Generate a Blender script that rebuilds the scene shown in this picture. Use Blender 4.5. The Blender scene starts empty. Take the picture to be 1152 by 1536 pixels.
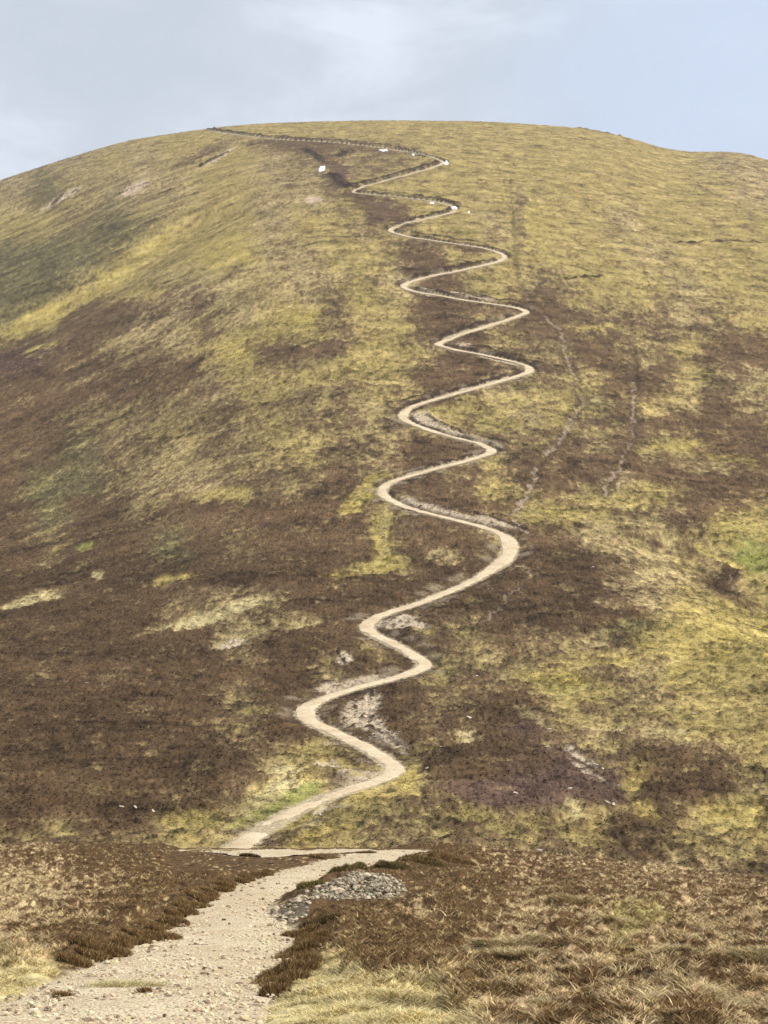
import bpy, math, random
import numpy as np
random.seed(7); rng = np.random.default_rng(7)
sc = bpy.context.scene; COL = sc.collection
R = math.radians

# ------------------------------------------------------------------ noise
def _h(ix, iy, s):
    n = (ix.astype(np.int64)*374761393 + iy.astype(np.int64)*668265263 + s*1442695041) & 0xffffffff
    n = ((n ^ (n >> 13))*1274126177) & 0xffffffff
    return ((n ^ (n >> 16)) & 0xffff).astype(np.float32)*(2*math.pi/65536)
def perlin(x, y, s=0):
    x = np.asarray(x, float); y = np.asarray(y, float)
    x0 = np.floor(x); y0 = np.floor(y); fx = (x-x0).astype(np.float32); fy = (y-y0).astype(np.float32)
    u = fx*fx*fx*(fx*(fx*6-15)+10); v = fy*fy*fy*(fy*(fy*6-15)+10)
    def g(ax, ay, dx, dy):
        a = _h(x0+ax, y0+ay, s); return np.cos(a)*dx+np.sin(a)*dy
    n00 = g(0, 0, fx, fy); n10 = g(1, 0, fx-1, fy); n01 = g(0, 1, fx, fy-1); n11 = g(1, 1, fx-1, fy-1)
    return ((n00*(1-u)+n10*u)*(1-v)+(n01*(1-u)+n11*u)*v)*1.5
def fbm(x, y, octs=4, s=0, gain=.5):
    t = 0; a = 1; n = 0
    for k in range(octs):
        t = t+a*perlin(x*2**k+17.3*k, y*2**k-9.1*k, s+k); n += a; a *= gain
    return t/n
def sst(a, b, x): t = np.clip((x-a)/(b-a), 0, 1); return t*t*(3-2*t)
def pchip(xs, ys):
    xs = np.array(xs, float); ys = np.array(ys, float); h = np.diff(xs); d = np.diff(ys)/h
    m = np.zeros(len(xs)); m[0] = d[0]; m[-1] = d[-1]
    for i in range(1, len(xs)-1):
        if d[i-1]*d[i] > 0:
            w1 = 2*h[i]+h[i-1]; w2 = h[i]+2*h[i-1]; m[i] = (w1+w2)/(w1/d[i-1]+w2/d[i])
    def f(x):
        x = np.clip(x, xs[0], xs[-1]); i = np.clip(np.searchsorted(xs, x)-1, 0, len(xs)-2)
        t = (x-xs[i])/h[i]
        return ((1+2*t)*(1-t)**2*ys[i]+t*(1-t)**2*h[i]*m[i]+t*t*(3-2*t)*ys[i+1]+t*t*(t-1)*h[i]*m[i+1])
    return f

# ------------------------------------------------------------------ camera numbers
F = 3000.0; PITCH = math.atan(332/F)
def ray(px, py):            # sight line through a point of the photograph -> azimuth, tangent of elevation
    x = (np.asarray(px, float)-576)/F; y = (768-np.asarray(py, float))/F
    Y = math.cos(PITCH)-y*math.sin(PITCH); Z = math.sin(PITCH)+y*math.cos(PITCH)
    return np.arctan2(x, Y), Z/np.hypot(x, Y)
def proj(az, T):
    X = np.sin(az); Y = np.cos(az); Z = T
    d = Y*math.cos(PITCH)+Z*math.sin(PITCH); u = -Y*math.sin(PITCH)+Z*math.cos(PITCH)
    return 576+F*X/d, 768-F*u/d
def T_of(v): return float(ray(576, v)[1])

# ------------------------------------------------------------------ the land
near = [(16.6, 1536), (21, 1472), (30, 1400), (44, 1330), (56, 1293), (66, 1274)]
hill = [(126, 1272), (150, 1180), (178, 1100), (215, 1000), (258, 900), (308, 800), (368, 700), (440, 600), (530, 500),
        (610, 430), (730, 350), (840, 300), (960, 260), (1080, 230), (1230, 205), (1360, 190), (1480, 181.5)]
tab = [(14, -1.6/14-.045)] + [(r, T_of(v)) for r, v in near] + [(76, -.0625), (95, -.0685), (114, -.066)] + \
      [(r, T_of(v)) for r, v in hill] + [(1650, .299), (2200, .245), (3500, .12), (7000, .03), (14000, -.005)]
_T0 = pchip([math.log(a) for a, b in tab], [b for a, b in tab])
def T0(r): return np.where(r < 14, -1.6/np.maximum(r, .01)-.045, _T0(np.log(np.maximum(r, 1))))
sky_px = [(-400, 420), (-150, 325), (0, 271), (50, 254), (100, 238), (150, 223), (200, 210), (250, 202), (300, 195), (350, 189), (400, 185.5), (480, 182.5),
          (576, 181), (700, 182), (800, 187), (860, 192), (920, 202), (960, 212), (1000, 223), (1040, 228), (1080, 228), (1110, 230), (1152, 240), (1250, 270), (1500, 330)]
_a = [float(ray(x, y)[0]) for x, y in sky_px]; _t = [float(ray(x, y)[1]) for x, y in sky_px]
_crest = pchip(_a, _t); C0 = T_of(181.5)
def base(az, r):            # smooth height of the land at azimuth and distance
    left = sst(.01, .22, -az); right = sst(.02, .22, az)
    re = r*(1-(.20*left+.10*right)*sst(130, 420, r)*(1-sst(900, 1480, r)))
    T = T0(re)+(_crest(az)-C0)*sst(300, 1480, r)
    T = T-.0150*sst(.012, .20, az)*sst(34, 64, r)*(1-sst(128, 190, r))
    T = T-.0020*sst(.0, .03, -az)*np.exp(-((r-54)/6)**2)
    wa = 1-sst(.35, 1.3, np.abs(az))
    Te = -1.6/np.maximum(r, .01)-.045+.05*sst(200, 3000, r)
    return r*(T*wa+Te*(1-wa))
RS = np.exp(np.linspace(math.log(14), math.log(1700), 7000))
folds = []                  # (world polyline, depth, width)
def seg_dist(X, Y, pts):
    best = np.full(np.shape(X), 1e9)
    for (x0, y0), (x1, y1) in zip(pts[:-1], pts[1:]):
        dx, dy = x1-x0, y1-y0; L = dx*dx+dy*dy+1e-9
        t = np.clip(((X-x0)*dx+(Y-y0)*dy)/L, 0, 1)
        best = np.minimum(best, np.hypot(X-x0-t*dx, Y-y0-t*dy))
    return best
def H0(az, r):
    Z = base(az, r); X = r*np.sin(az); Y = r*np.cos(az)
    for pts, dep, w in folds: Z = Z-dep*np.exp(-(seg_dist(X, Y, pts)/w)**2)
    # long soft undulation of the hillside
    Z = Z+sst(110, 260, r)*(1-sst(900, 1400, r))*(.55*perlin(X/34, Y/46, 5)+.25*perlin(X/13, Y/17, 6))
    return Z
def ground_at(px, py, rmin=15, rmax=1600):
    az, T = ray(px, py); az = float(az); T = float(T)
    rr = RS[(RS > rmin) & (RS < rmax)]
    g = H0(np.full(rr.shape, az), rr)/rr-T
    i = np.argmax(g >= 0)
    if g[i] < 0: i = int(np.argmax(g)); r = rr[i]
    elif i == 0: r = rr[0]
    else: r = rr[i-1]+(rr[i]-rr[i-1])*(-g[i-1])/(g[i]-g[i-1])
    return r*math.sin(az), r*math.cos(az)
def G(pts, **k): return [ground_at(x, y, **k) for x, y in pts]
HR = dict(rmin=112)
f1 = G([(300, 325), (240, 365), (180, 405), (95, 450), (5, 500), (-80, 540)], **HR)
f2 = G([(1035, 815), (1090, 850), (1150, 890), (1230, 940)], **HR)
folds += [(f1, 6.5, 20.), (f2, 2.2, 9.)]

def smooth_line(pts, step, n=3):
    P = np.array(pts, float)
    for _ in range(n):      # corner cutting
        Q = [P[0]]
        for a, b in zip(P[:-1], P[1:]): Q += [a*.75+b*.25, a*.25+b*.75]
        Q.append(P[-1]); P = np.array(Q)
    d = np.r_[0, np.cumsum(np.hypot(*np.diff(P, axis=0).T))]; m = max(2, int(d[-1]/step))
    s = np.linspace(0, d[-1], m+1); return np.c_[np.interp(s, d, P[:, 0]), np.interp(s, d, P[:, 1])]

zig = [(338, 1290), (352, 1272), (378, 1255), (408, 1237), (442, 1216), (480, 1199), (525, 1184), (560, 1173), (585, 1163), (591, 1153), (578, 1138), (545, 1118),
       (505, 1100), (470, 1085), (456, 1073), (462, 1060), (485, 1047), (525, 1034), (575, 1022), (615, 1011), (636, 1001), (636, 993), (615, 979), (585, 963),
       (557, 950), (548, 940), (560, 927), (595, 915), (640, 901), (690, 880), (735, 858), (760, 838), (766, 820), (762, 806), (742, 796), (700, 784),
       (650, 772), (606, 760), (580, 748), (571, 737), (580, 726), (606, 716), (650, 704), (700, 691), (732, 682), (740, 675), (724, 667), (685, 657),
       (645, 646), (612, 634), (602, 624), (612, 612), (650, 600), (700, 586), (750, 572), (785, 562), (798, 555), (785, 546), (745, 537), (700, 528),
       (668, 521), (654, 517), (672, 509), (710, 496), (755, 482), (785, 472), (791, 467), (775, 461), (720, 454), (660, 444), (620, 437), (603, 431),
       (610, 424), (640, 416), (690, 406), (735, 397), (756, 389), (756, 382), (735, 374), (690, 367), (640, 360), (605, 353), (580, 347), (600, 338), (640, 328), (672, 321),
       (685, 316), (678, 308), (650, 302), (600, 296), (555, 292), (524, 289), (545, 280), (590, 268), (635, 256), (667, 246), (660, 240), (630, 233),
       (585, 224), (530, 217), (470, 212), (420, 210), (380, 206), (345, 201), (312, 196.5)]
zigW = smooth_line(G(zig, **HR), .8, 2)
zr = np.hypot(zigW[:, 0], zigW[:, 1])
zhw = np.interp(zr, [120, 300, 600, 760, 820, 1300], [.76, .84, .96, .93, .64, .58])   # half width in metres
_g = np.gradient(zigW, axis=0); _lat = np.abs(_g[:, 0])/np.hypot(_g[:, 0], _g[:, 1]); zhw = zhw*(1+np.convolve(sst(.55, .95, _lat), np.ones(7)/7, 'same')*np.interp(zr, [200, 450, 750, 1000], [0, .55, .7, .5]))
_k = (zr > 274) & (zr < 306) & (np.arctan2(zigW[:, 0], zigW[:, 1]) > .055); zhw = zhw+np.convolve(_k*.35, np.ones(9)/9, 'same')

# edges of the wide gravel path in front, left and right, from near to the brow
ledge = [(-260, 1640), (-120, 1560), (0, 1503), (100, 1462), (180, 1428), (240, 1396), (285, 1371), (318, 1345), (370, 1322), (425, 1305), (480, 1291), (528, 1279), (556, 1274.5)]
redge = [(420, 1640), (400, 1536), (403, 1488), (425, 1448), (452, 1415), (440, 1388), (404, 1372), (398, 1356), (430, 1338), (478, 1320), (535, 1305), (598, 1289), (640, 1279), (652, 1276)]
def near_pt(px, py):
    if py > 1540:
        az, T = ray(px, py); r = 1.6/(-float(T)-.045); return r*math.sin(az), r*math.cos(az)
    return ground_at(px, py, rmax=66)
LE = smooth_line([near_pt(*p) for p in ledge], .3); RE = smooth_line([near_pt(*p) for p in redge], .3)
def resamp(P, m):
    d = np.r_[0, np.cumsum(np.hypot(*np.diff(P, axis=0).T))]; s = np.linspace(0, d[-1], m); return np.c_[np.interp(s, d, P[:, 0]), np.interp(s, d, P[:, 1])]
pathpoly = np.vstack([LE, RE[::-1]])
st_top = [(270, 1275.5), (330, 1275), (400, 1274.6), (480, 1274.6), (560, 1274.4)]
st_bot = [(268, 1277.5), (320, 1278), (372, 1287), (410, 1286), (440, 1283), (490, 1280), (550, 1277)]
ST = smooth_line([near_pt(*p) for p in st_top], .3); SB = smooth_line([near_pt(*p) for p in st_bot], .3)
strippoly = np.vstack([ST, SB[::-1]])
def inside(X, Y, poly):
    c = np.zeros(np.shape(X), bool); x1, y1 = poly[-1]
    for x2, y2 in poly:
        k = ((y1 > Y) != (y2 > Y))
        c ^= k & (X < (x2-x1)*(Y-y1)/((y2-y1) if y2 != y1 else 1e-9)+x1); x1, y1 = x2, y2
    return c
def sdist(X, Y, poly):
    d = seg_dist(X, Y, [tuple(p) for p in poly]+[tuple(poly[0])]); return np.where(inside(X, Y, poly), -d, d)
heapC = [ground_at(548, 1352, rmax=66), ground_at(575, 1345, rmax=66), ground_at(500, 1358, rmax=66)]
bank = smooth_line([near_pt(*p) for p in [(510, 1330), (570, 1319), (630, 1308), (670, 1300), (705, 1295)]], .3)

def gp(px_, py_): return ground_at(px_, py_, rmax=66)
heap_out = np.array([gp(*p) for p in [(466, 1368), (470, 1352), (492, 1338), (520, 1330), (550, 1328), (580, 1333), (604, 1346), (609, 1358), (590, 1366), (540, 1368), (500, 1372)]])
tail_out = np.array([gp(*p) for p in [(384, 1384), (392, 1372), (420, 1364), (462, 1356), (474, 1366), (462, 1380), (430, 1384), (400, 1390)]])
# ------------------------------------------------------------------ vegetation map of the hill, shade left of the left fold painted in as 'd' (48 px cells, from y=168 down)
S = lambda *c: np.array([((v/255)/12.92 if v/255 < .04045 else ((v/255+.055)/1.055)**2.4) for v in c])
GAIN = .86; HAZE = .00006
PAL = {  # grass cover, grass colour, undergrowth colour
 'o': (.71, S(160, 140, 85), S(116, 97, 66)), 'y': (.82, S(166, 147, 80), S(126, 110, 62)), 'g': (.86, S(132, 136, 62), S(104, 106, 54)),
 's': (.84, S(196, 181, 134), S(136, 116, 80)), 't': (.56, S(170, 150, 106), S(112, 92, 68)), 'm': (.40, S(148, 130, 84), S(102, 84, 62)),
 'b': (.12, S(148, 127, 86), S(99, 79, 57)), 'p': (.07, S(146, 126, 98), S(97, 77, 66)), 'd': (.34, S(128, 118, 74), S(94, 86, 60)),  # 'd': mossy green, also the painted shade on the slope left of the fold
 'e': (.10, S(140, 120, 86), S(86, 68, 48)), 'h': (.14, S(196, 170, 120), S(98, 76, 50)), 'n': (.37, S(206, 178, 136), S(100, 76, 50)), 'w': (.52, S(212, 188, 144), S(118, 92, 62)),
 'k': (.90, S(214, 197, 142), S(166, 146, 94)), 'v': (.58, S(178, 164, 98), S(110, 90, 54))}
hillmap = """ttttoooooooooooooooooooo
tttotoootmtmmooooooooott
tdotttoottmoooooooooooot
oomdooootoomoootyootoooo
dddoooyyttoommooooootooo
ddoootttotmotbmommoootoo
dobbttmtoymoobbobbmmmtmo
bbbmttoybmmoombmmmbmmobb
bbtbbbtoommoobbtmmobbomt
bbmmmmmmommtmoootommotbm
bbdmmommoommtbbmmbmbmobb
bddmtttmmmbmbbmobbmtbbbb
bdbbmbbbbbbbmbbbooommbbo
bmbbbdbmbbbbmbbtbbtttmoo
bbbbbbbbbbbbmbbbbbbttobo
bbbbbmmtmbbbbbbbbbbbtooo
bbbbbbbtbbbbbmmbmmtmoyyy
bbbbbbbbbbmbbmmtmommtooo
bbbbbbbmbbbbbmmbboomtooo
bbbbbbbmbbmbbmtbpmtmtooo
bbbbbbbbmommobbbppmmbbbo
bbbbbbbtoomoommpppbobbbm
bmmbbootmyomtmbmmmobbomo
tmmtmmmmmmmmttmtnmnmnntm"""
hillmap = [l[:24] if k < 14 else l[:24].replace('b', 'e') for k, l in enumerate(hillmap.split('\n'))]
nearmap = """nnhhhhhhhhhhhhhnnnnnwnnn
wwnnhhhhhhhhhhhhnhnnnnnn
wwnhhhhhhhhhnnhnwnnvvnnn
nnhhhhhhhhhhhhhwnnnvnnwn
kkhkkkhhhkkhhhwhnnnnnnnn
kkkkkkkkkkkkkkhnnnnwwnwn
kkkkkkkkkkkkkkknwnnnwnwn"""
nearmap = nearmap.split('\n')
def grids(rows):
    n = len(rows); f = np.zeros((n, 24)); g = np.zeros((n, 24, 3)); h = np.zeros((n, 24, 3))
    for i, l in enumerate(rows):
        for j, c in enumerate(l): f[i, j], g[i, j], h[i, j] = PAL[c]
    return f, g, h
def lookup(gr, u, v):
    f, g, h = gr; n = f.shape[0]
    u = np.clip(u-.5, 0, 22.999); v = np.clip(v-.5, 0, n-1.001)
    i = np.floor(v).astype(int); j = np.floor(u).astype(int); a = u-j; b = v-i
    a = a*a*(3-2*a); b = b*b*(3-2*b)
    def L(A):
        ax = a if A.ndim == 2 else a[..., None]; bx = b if A.ndim == 2 else b[..., None]
        return (A[i, j]*(1-ax)+A[i, j+1]*ax)*(1-bx)+(A[i+1, j]*(1-ax)+A[i+1, j+1]*ax)*bx
    return L(f), L(g), L(h)
GH = grids(hillmap); GN = grids(nearmap)
# individual patches seen on the hill: x, y, half length, half height, tilt (deg, up to the right), class, strength
blobs = [(330, 620, 230, 70, 8, 'm', .55), (180, 560, 160, 40, 14, 'b', .45), (400, 430, 140, 30, 8, 't', .4), (500, 250, 40, 12, -45, 'b', .9), (548, 300, 36, 14, -30, 'e', .9), (590, 325, 44, 18, -30, 'e', 1), (640, 392, 40, 26, -20, 'e', 1), (655, 430, 20, 26, 0, 'b', .8), (668, 466, 44, 34, -20, 'e', 1), (700, 500, 34, 10, 0, 'e', 1), (696, 556, 48, 26, 0, 'e', 1), (650, 600, 60, 8, 12, 'e', .9), (760, 540, 60, 8, -12, 'e', .9), (720, 455, 50, 6, -8, 'e', .8), (700, 372, 50, 6, -8, 'b', .9), (650, 690, 60, 20, 0, 'e', .9), (440, 214, 90, 6, 0, 'e', .9), (45, 903, 52, 8, 18, 's', .9), (130, 820, 17, 7, 14, 'g', 1), (146, 863, 10, 8, 10, 's', .8), (257, 868, 32, 7, 8, 'y', .9), (340, 742, 46, 9, 10, 'y', .8), (300, 930, 80, 10, 14, 's', .8),
         (372, 905, 50, 8, 12, 's', .7), (345, 968, 36, 10, 12, 't', 1), (438, 932, 55, 13, 4, 's', .55), (60, 478, 75, 15, 28, 'y', 1), (165, 418, 60, 12, 30, 'y', 1), (230, 370, 45, 14, 25, 'y', .8),
         (90, 400, 110, 45, 22, 'd', .9), (200, 345, 80, 20, 20, 'd', .7), (30, 540, 60, 22, 18, 'p', .9), (150, 480, 90, 16, 20, 'b', .8), (60, 525, 26, 6, 20, 'y', .8), (250, 460, 60, 12, 20, 'b', .6),  # the two 'd' patches paint the shaded slope left of the fold darker
         (350, 515, 80, 9, 12, 'y', .4), (480, 525, 90, 9, 8, 'b', .8), (420, 488, 60, 11, 8, 'y', .5), (500, 560, 110, 14, 6, 'y', .45), (560, 520, 30, 10, 0, 'y', .6), (100, 600, 110, 18, 14, 'b', .8),
         (250, 575, 60, 12, 14, 'b', .8), (130, 720, 50, 25, 5, 'd', .35), (300, 690, 100, 25, 5, 't', .5),
         (575, 812, 18, 52, -8, 'y', 1), (572, 850, 36, 13, 8, 'y', 1), (535, 752, 32, 16, 40, 'y', 1), (560, 728, 22, 14, 40, 'y', 1), (525, 862, 40, 8, 8, 'y', .7), (578, 800, 8, 40, -8, 's', .4),
         (640, 395, 28, 26, 0, 'b', 1), (655, 465, 34, 38, 0, 'b', 1), (690, 560, 40, 28, 0, 'b', 1), (690, 470, 40, 10, 0, 'm', .5), (640, 680, 55, 24, 0, 'b', 1), (700, 740, 50, 28, 0, 'b', .8), (665, 820, 70, 30, 0, 'b', 1),
         (575, 318, 18, 24, -60, 'p', .8), (590, 320, 30, 14, 0, 'b', .7), (508, 265, 14, 22, -60, 'p', .8), (610, 880, 100, 20, 0, 'b', 1), (780, 335, 9, 40, 0, 'p', .5), (780, 300, 8, 20, 0, 'p', .5),
         (790, 470, 90, 12, 0, 'b', .7), (850, 488, 60, 8, 4, 'b', .7), (890, 491, 45, 5, 0, 'y', .6), (1000, 490, 70, 7, -3, 'b', .6), (1120, 510, 40, 8, 0, 'b', .7), (900, 545, 50, 12, 0, 'b', .7), (1060, 540, 60, 7, 5, 'b', .4),
         (1040, 640, 120, 20, -2, 'b', .9), (870, 705, 100, 18, 0, 'b', .9), (1060, 725, 100, 26, -3, 'b', .9), (1010, 672, 60, 10, 3, 'y', .7), (1105, 690, 50, 8, -8, 'y', .6), (830, 775, 60, 16, 0, 'y', .5),
         (960, 745, 60, 20, 8, 'y', .6), (1060, 700, 60, 9, -5, 't', .8), (1110, 800, 50, 26, -25, 'y', .9), (1135, 840, 40, 30, -30, 'g', 1), (1090, 845, 60, 5, -27, 'y', 1), (1110, 900, 60, 8, -30, 'b', 1),
         (860, 850, 100, 22, -3, 'b', .95), (930, 810, 80, 14, -3, 't', .7), (980, 860, 90, 14, -4, 't', .9), (880, 930, 110, 24, 0, 'b', .95), (920, 905, 30, 8, 0, 't', .8), (1010, 940, 60, 24, 0, 'y', .6),
         (960, 945, 45, 10, 0, 'd', .8), (930, 960, 40, 12, 0, 'd', .5), (1060, 1000, 90, 40, 0, 'y', .6), (830, 1020, 60, 14, -3, 'y', .9), (900, 990, 60, 14, 0, 'y', .6), (780, 960, 60, 16, 0, 'm', .5),
         (850, 1035, 35, 8, 0, 'g', .4), (940, 1065, 80, 12, 0, 'm', .8), (800, 1080, 40, 8, -30, 's', .7), (1000, 1075, 60, 12, 0, 'o', .6), (840, 1160, 110, 30, -14, 'p', 1), (760, 1130, 80, 30, -5, 'b', .9), (700, 1100, 60, 40, 0, 'b', .8),
         (900, 1200, 60, 14, -10, 'p', 1), (960, 1170, 20, 40, -25, 'y', .6), (1050, 1150, 85, 32, -8, 'b', .8), (1060, 1135, 60, 20, -10, 't', .5), (970, 1220, 26, 16, -25, 'y', .7), (1100, 1225, 60, 26, 0, 'y', .8),
         (850, 1222, 26, 14, 0, 's', .7), (800, 1240, 60, 20, 0, 'o', .8), (700, 1225, 50, 14, 0, 'o', .8), (640, 1210, 70, 14, 0, 'm', .6), (900, 1270, 50, 10, 0, 'o', .7), (1020, 1270, 120, 30, 0, 'm', .6), (720, 1190, 60, 16, -6, 'p', .9),
         (430, 1165, 30, 26, 30, 's', 1), (415, 1195, 50, 20, 25, 's', .8), (440, 1195, 45, 11, 32, 'g', 1), (455, 1186, 20, 7, 35, 'g', 1), (380, 1225, 60, 9, 32, 'g', .7), (300, 1240, 50, 20, 12, 'y', .8), (240, 1255, 60, 12, 5, 't', .6), (1000, 970, 60, 20, 0, 'y', .8), (1090, 930, 70, 30, -10, 'y', .7), (470, 222, 80, 9, 0, 'b', .9), (560, 224, 60, 4, -5, 'b', .8), (310, 225, 60, 8, 20, 'm', .8), (300, 236, 40, 5, 25, 'b', .8), (120, 292, 40, 7, 22, 'm', .8),
         (100, 1262, 110, 8, 0, 't', .5), (500, 1140, 50, 14, -30, 'o', .9), (540, 1155, 26, 14, 0, 'o', .6), (610, 1165, 26, 30, -30, 'y', .8), (520, 1210, 70, 12, 28, 'y', .7), (470, 1235, 60, 10, 30, 't', .7), (560, 985, 40, 12, -25, 'o', .5),
         (380, 1070, 30, 16, 10, 'm', .6), (180, 1010, 50, 12, 12, 't', .35), (695, 1208, 8, 4, 0, 's', 1), (700, 1110, 20, 12, 0, 's', .6), (660, 835, 28, 14, 0, 't', .9), (755, 735, 45, 18, 0, 'o', .8), (790, 600, 50, 14, 0, 'o', .7),
         (900, 602, 20, 5, 0, 's', .7), (725, 655, 26, 8, 6, 'o', .7), (620, 905, 20, 6, 10, 'o', .5), (1020, 1100, 30, 5, 0, 's', .8), (920, 1095, 30, 5, 0, 's', .6), (455, 1170, 12, 8, 0, 'y', .5)]
# bare stony scars
scars = [(540, 1072, 30, 20, 30), (552, 1088, 26, 12, -10), (575, 1104, 44, 8, -38), (530, 1027, 56, 6, 14), (560, 1055, 14, 14, 0), (520, 1160, 14, 5, 10), (490, 1150, 20, 6, 0), (745, 786, 40, 5, -14), (715, 662, 40, 4, -14), (640, 633, 26, 12, -20), (615, 757, 16, 7, -30), (600, 931, 30, 6, 6), (620, 938, 26, 5, -10), (745, 540, 30, 3, -12), (720, 448, 26, 2.5, -8), (505, 1032, 30, 5, 12), (600, 940, 32, 6, 0), (545, 1168, 30, 6, 20), (632, 628, 14, 12, 0), (660, 645, 40, 6, -16), (612, 760, 12, 6, -30), (640, 763, 30, 6, -14),
         (690, 776, 50, 4, -14), (103, 291, 24, 5, 25), (80, 305, 26, 3, 32), (200, 284, 26, 7, 30), (330, 235, 30, 3, 32),  (470, 300, 14, 6, 0),
         (518, 992, 12, 10, 0), (345, 968, 26, 6, 12), (690, 443, 14, 4, -10), (640, 440, 16, 4, -10), (696, 519, 12, 3, 0), (480, 1215, 14, 5, 30), (455, 1180, 1, 1, 0), (880, 1160, 30, 4, -30), (870, 1140, 30, 5, -30)]
# worn old trails (pale lines straight up the slope) and dark peat edges of banks: polyline, half width m, strength
trails = [([(765, 270), (768, 330), (772, 420), (800, 450), (830, 485), (850, 530), (875, 575), (865, 610), (840, 660), (815, 690), (800, 712)], .7, -.5), ([(945, 465), (950, 520), (956, 575), (950, 640), (935, 700), (910, 745)], .55, -.5), ([(868, 615), (858, 628), (850, 650), (838, 665), (820, 682)], .55, .8), ([(804, 703), (798, 725), (790, 745), (776, 765), (772, 785), (782, 797), (790, 802)], .45, .95),
          ([(952, 575), (950, 620), (948, 655), (942, 680), (930, 705), (912, 722), (907, 745)], .35, .7), ([(818, 475), (824, 485), (842, 495), (846, 515), (852, 545), (866, 570)], .6, .7),
          ([(806, 850), (790, 868), (765, 897), (745, 918), (720, 938)], .3, .5), ([(1098, 866), (1100, 880), (1092, 888)], .3, .5), ([(980, 640), (950, 643)], .4, .3), ([(730, 748), (748, 728), (765, 705)], .35, -.5),
          ([(718, 600), (705, 640)], .8, -.35), ([(855, 575), (880, 600), (865, 620)], .5, .35), ([(760, 285), (768, 330), (772, 380), (775, 420), (800, 450)], 1.4, -.3), ([(945, 470), (950, 520), (955, 570)], .8, -.25)]
edges = [([(640, 622), (660, 636), (690, 649), (730, 660), (768, 671)], .5), ([(675, 763), (720, 775), (760, 785), (790, 799)], .6), ([(560, 1097), (580, 1108), (600, 1122)], .35), ([(560, 1073), (553, 1086)], .3),
         ([(585, 607), (618, 598), (650, 592)], .6), ([(512, 1182), (470, 1202), (430, 1225), (395, 1248)], .25), ([(610, 340), (680, 322), (720, 312)], .01), ([(700, 519), (760, 532), (805, 545), (840, 553)], .9),
         ([(640, 440), (700, 445), (760, 453), (800, 456)], .9), ([(80, 307), (90, 296), (105, 288), (122, 286)], .9), ([(172, 297), (190, 286), (220, 276)], .8), ([(245, 290), (270, 280)], 1.1), ([(300, 250), (322, 238), (345, 228)], 1.2),
         ([(310, 195.5), (370, 203), (430, 208), (540, 214), (590, 221), (640, 236)], 1.3), ([(520, 284), (560, 272), (610, 259), (655, 245)], 1.3), ([(560, 291), (610, 293), (660, 299), (684, 308)], 1.3), ([(595, 340), (640, 326), (680, 316)], 1.0),
         ([(500, 262), (510, 275), (520, 285)], 2.0), ([(510, 235), (520, 228)], 3), ([(455, 224), (470, 232), (484, 244)], 1.6), ([(600, 346), (650, 356), (720, 364)], .7), ([(625, 417), (680, 404), (735, 393)], .8), ([(665, 508), (700, 494), (740, 481)], .9),
         ([(655, 596), (720, 577), (760, 565)], .55), ([(610, 712), (660, 697), (710, 684)], .4), ([(505, 980), (520, 1000), (515, 1010)], .2), ([(985, 1195), (1100, 1192)], .2), ([(1015, 365), (1090, 362), (1140, 365)], 1.), ([(850, 420), (900, 415)], .8), ([(870, 192.5), (930, 205)], 1.5)]

# ------------------------------------------------------------------ terrain grid (a fan of rows and columns, dense where one looks)
wf = R(13.2)
azs = np.r_[np.linspace(-math.pi, -R(60), 14)[:-1], np.linspace(-R(60), -R(28), 30)[:-1], np.linspace(-R(28), -wf, 110)[:-1], np.linspace(-wf, wf, 980), np.linspace(wf, R(28), 110)[1:], np.linspace(R(28), R(60), 30)[1:], np.linspace(R(60), math.pi, 14)[1:]]
rs = [.4, 1, 2, 4, 6, 8, 10, 12, 13]
r = 14.
while r < 66: rs.append(r); r += .075+(r-14)*.0028
while r < 118: rs.append(r); r += .9
rb = r
while r < 1500:
    rs.append(r)
    e = max(1e-5, float((_T0(math.log(r+2))-_T0(math.log(r)))/2)); r += min(max(.62/2000/e, .16), 5.)
rs += list(np.exp(np.linspace(math.log(1510), math.log(14000), 40)))
rs = np.array(rs); NA = len(azs); NR = len(rs); print('grid', NR, NA, NR*NA)
AZ, RR = np.meshgrid(azs, rs); X = RR*np.sin(AZ); Y = RR*np.cos(AZ)
Z0 = H0(AZ, RR)
PX, PY = proj(AZ, Z0/np.maximum(RR, .1))
fine = (np.abs(AZ) < R(28))
def window(xmin, xmax, ymin, ymax):     # index slices of the grid covering a box of ground
    cs = [math.atan2(a, b) for a in (xmin, xmax) for b in (ymin, ymax)]
    rr = [math.hypot(a, b) for a in (xmin, xmax, 0 if xmin < 0 < xmax else xmin) for b in (ymin, ymax)]
    return slice(max(0, np.searchsorted(rs, min(rr))-1), np.searchsorted(rs, max(rr))+2), slice(max(0, np.searchsorted(azs, min(cs))-1), np.searchsorted(azs, max(cs))+2)

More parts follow.
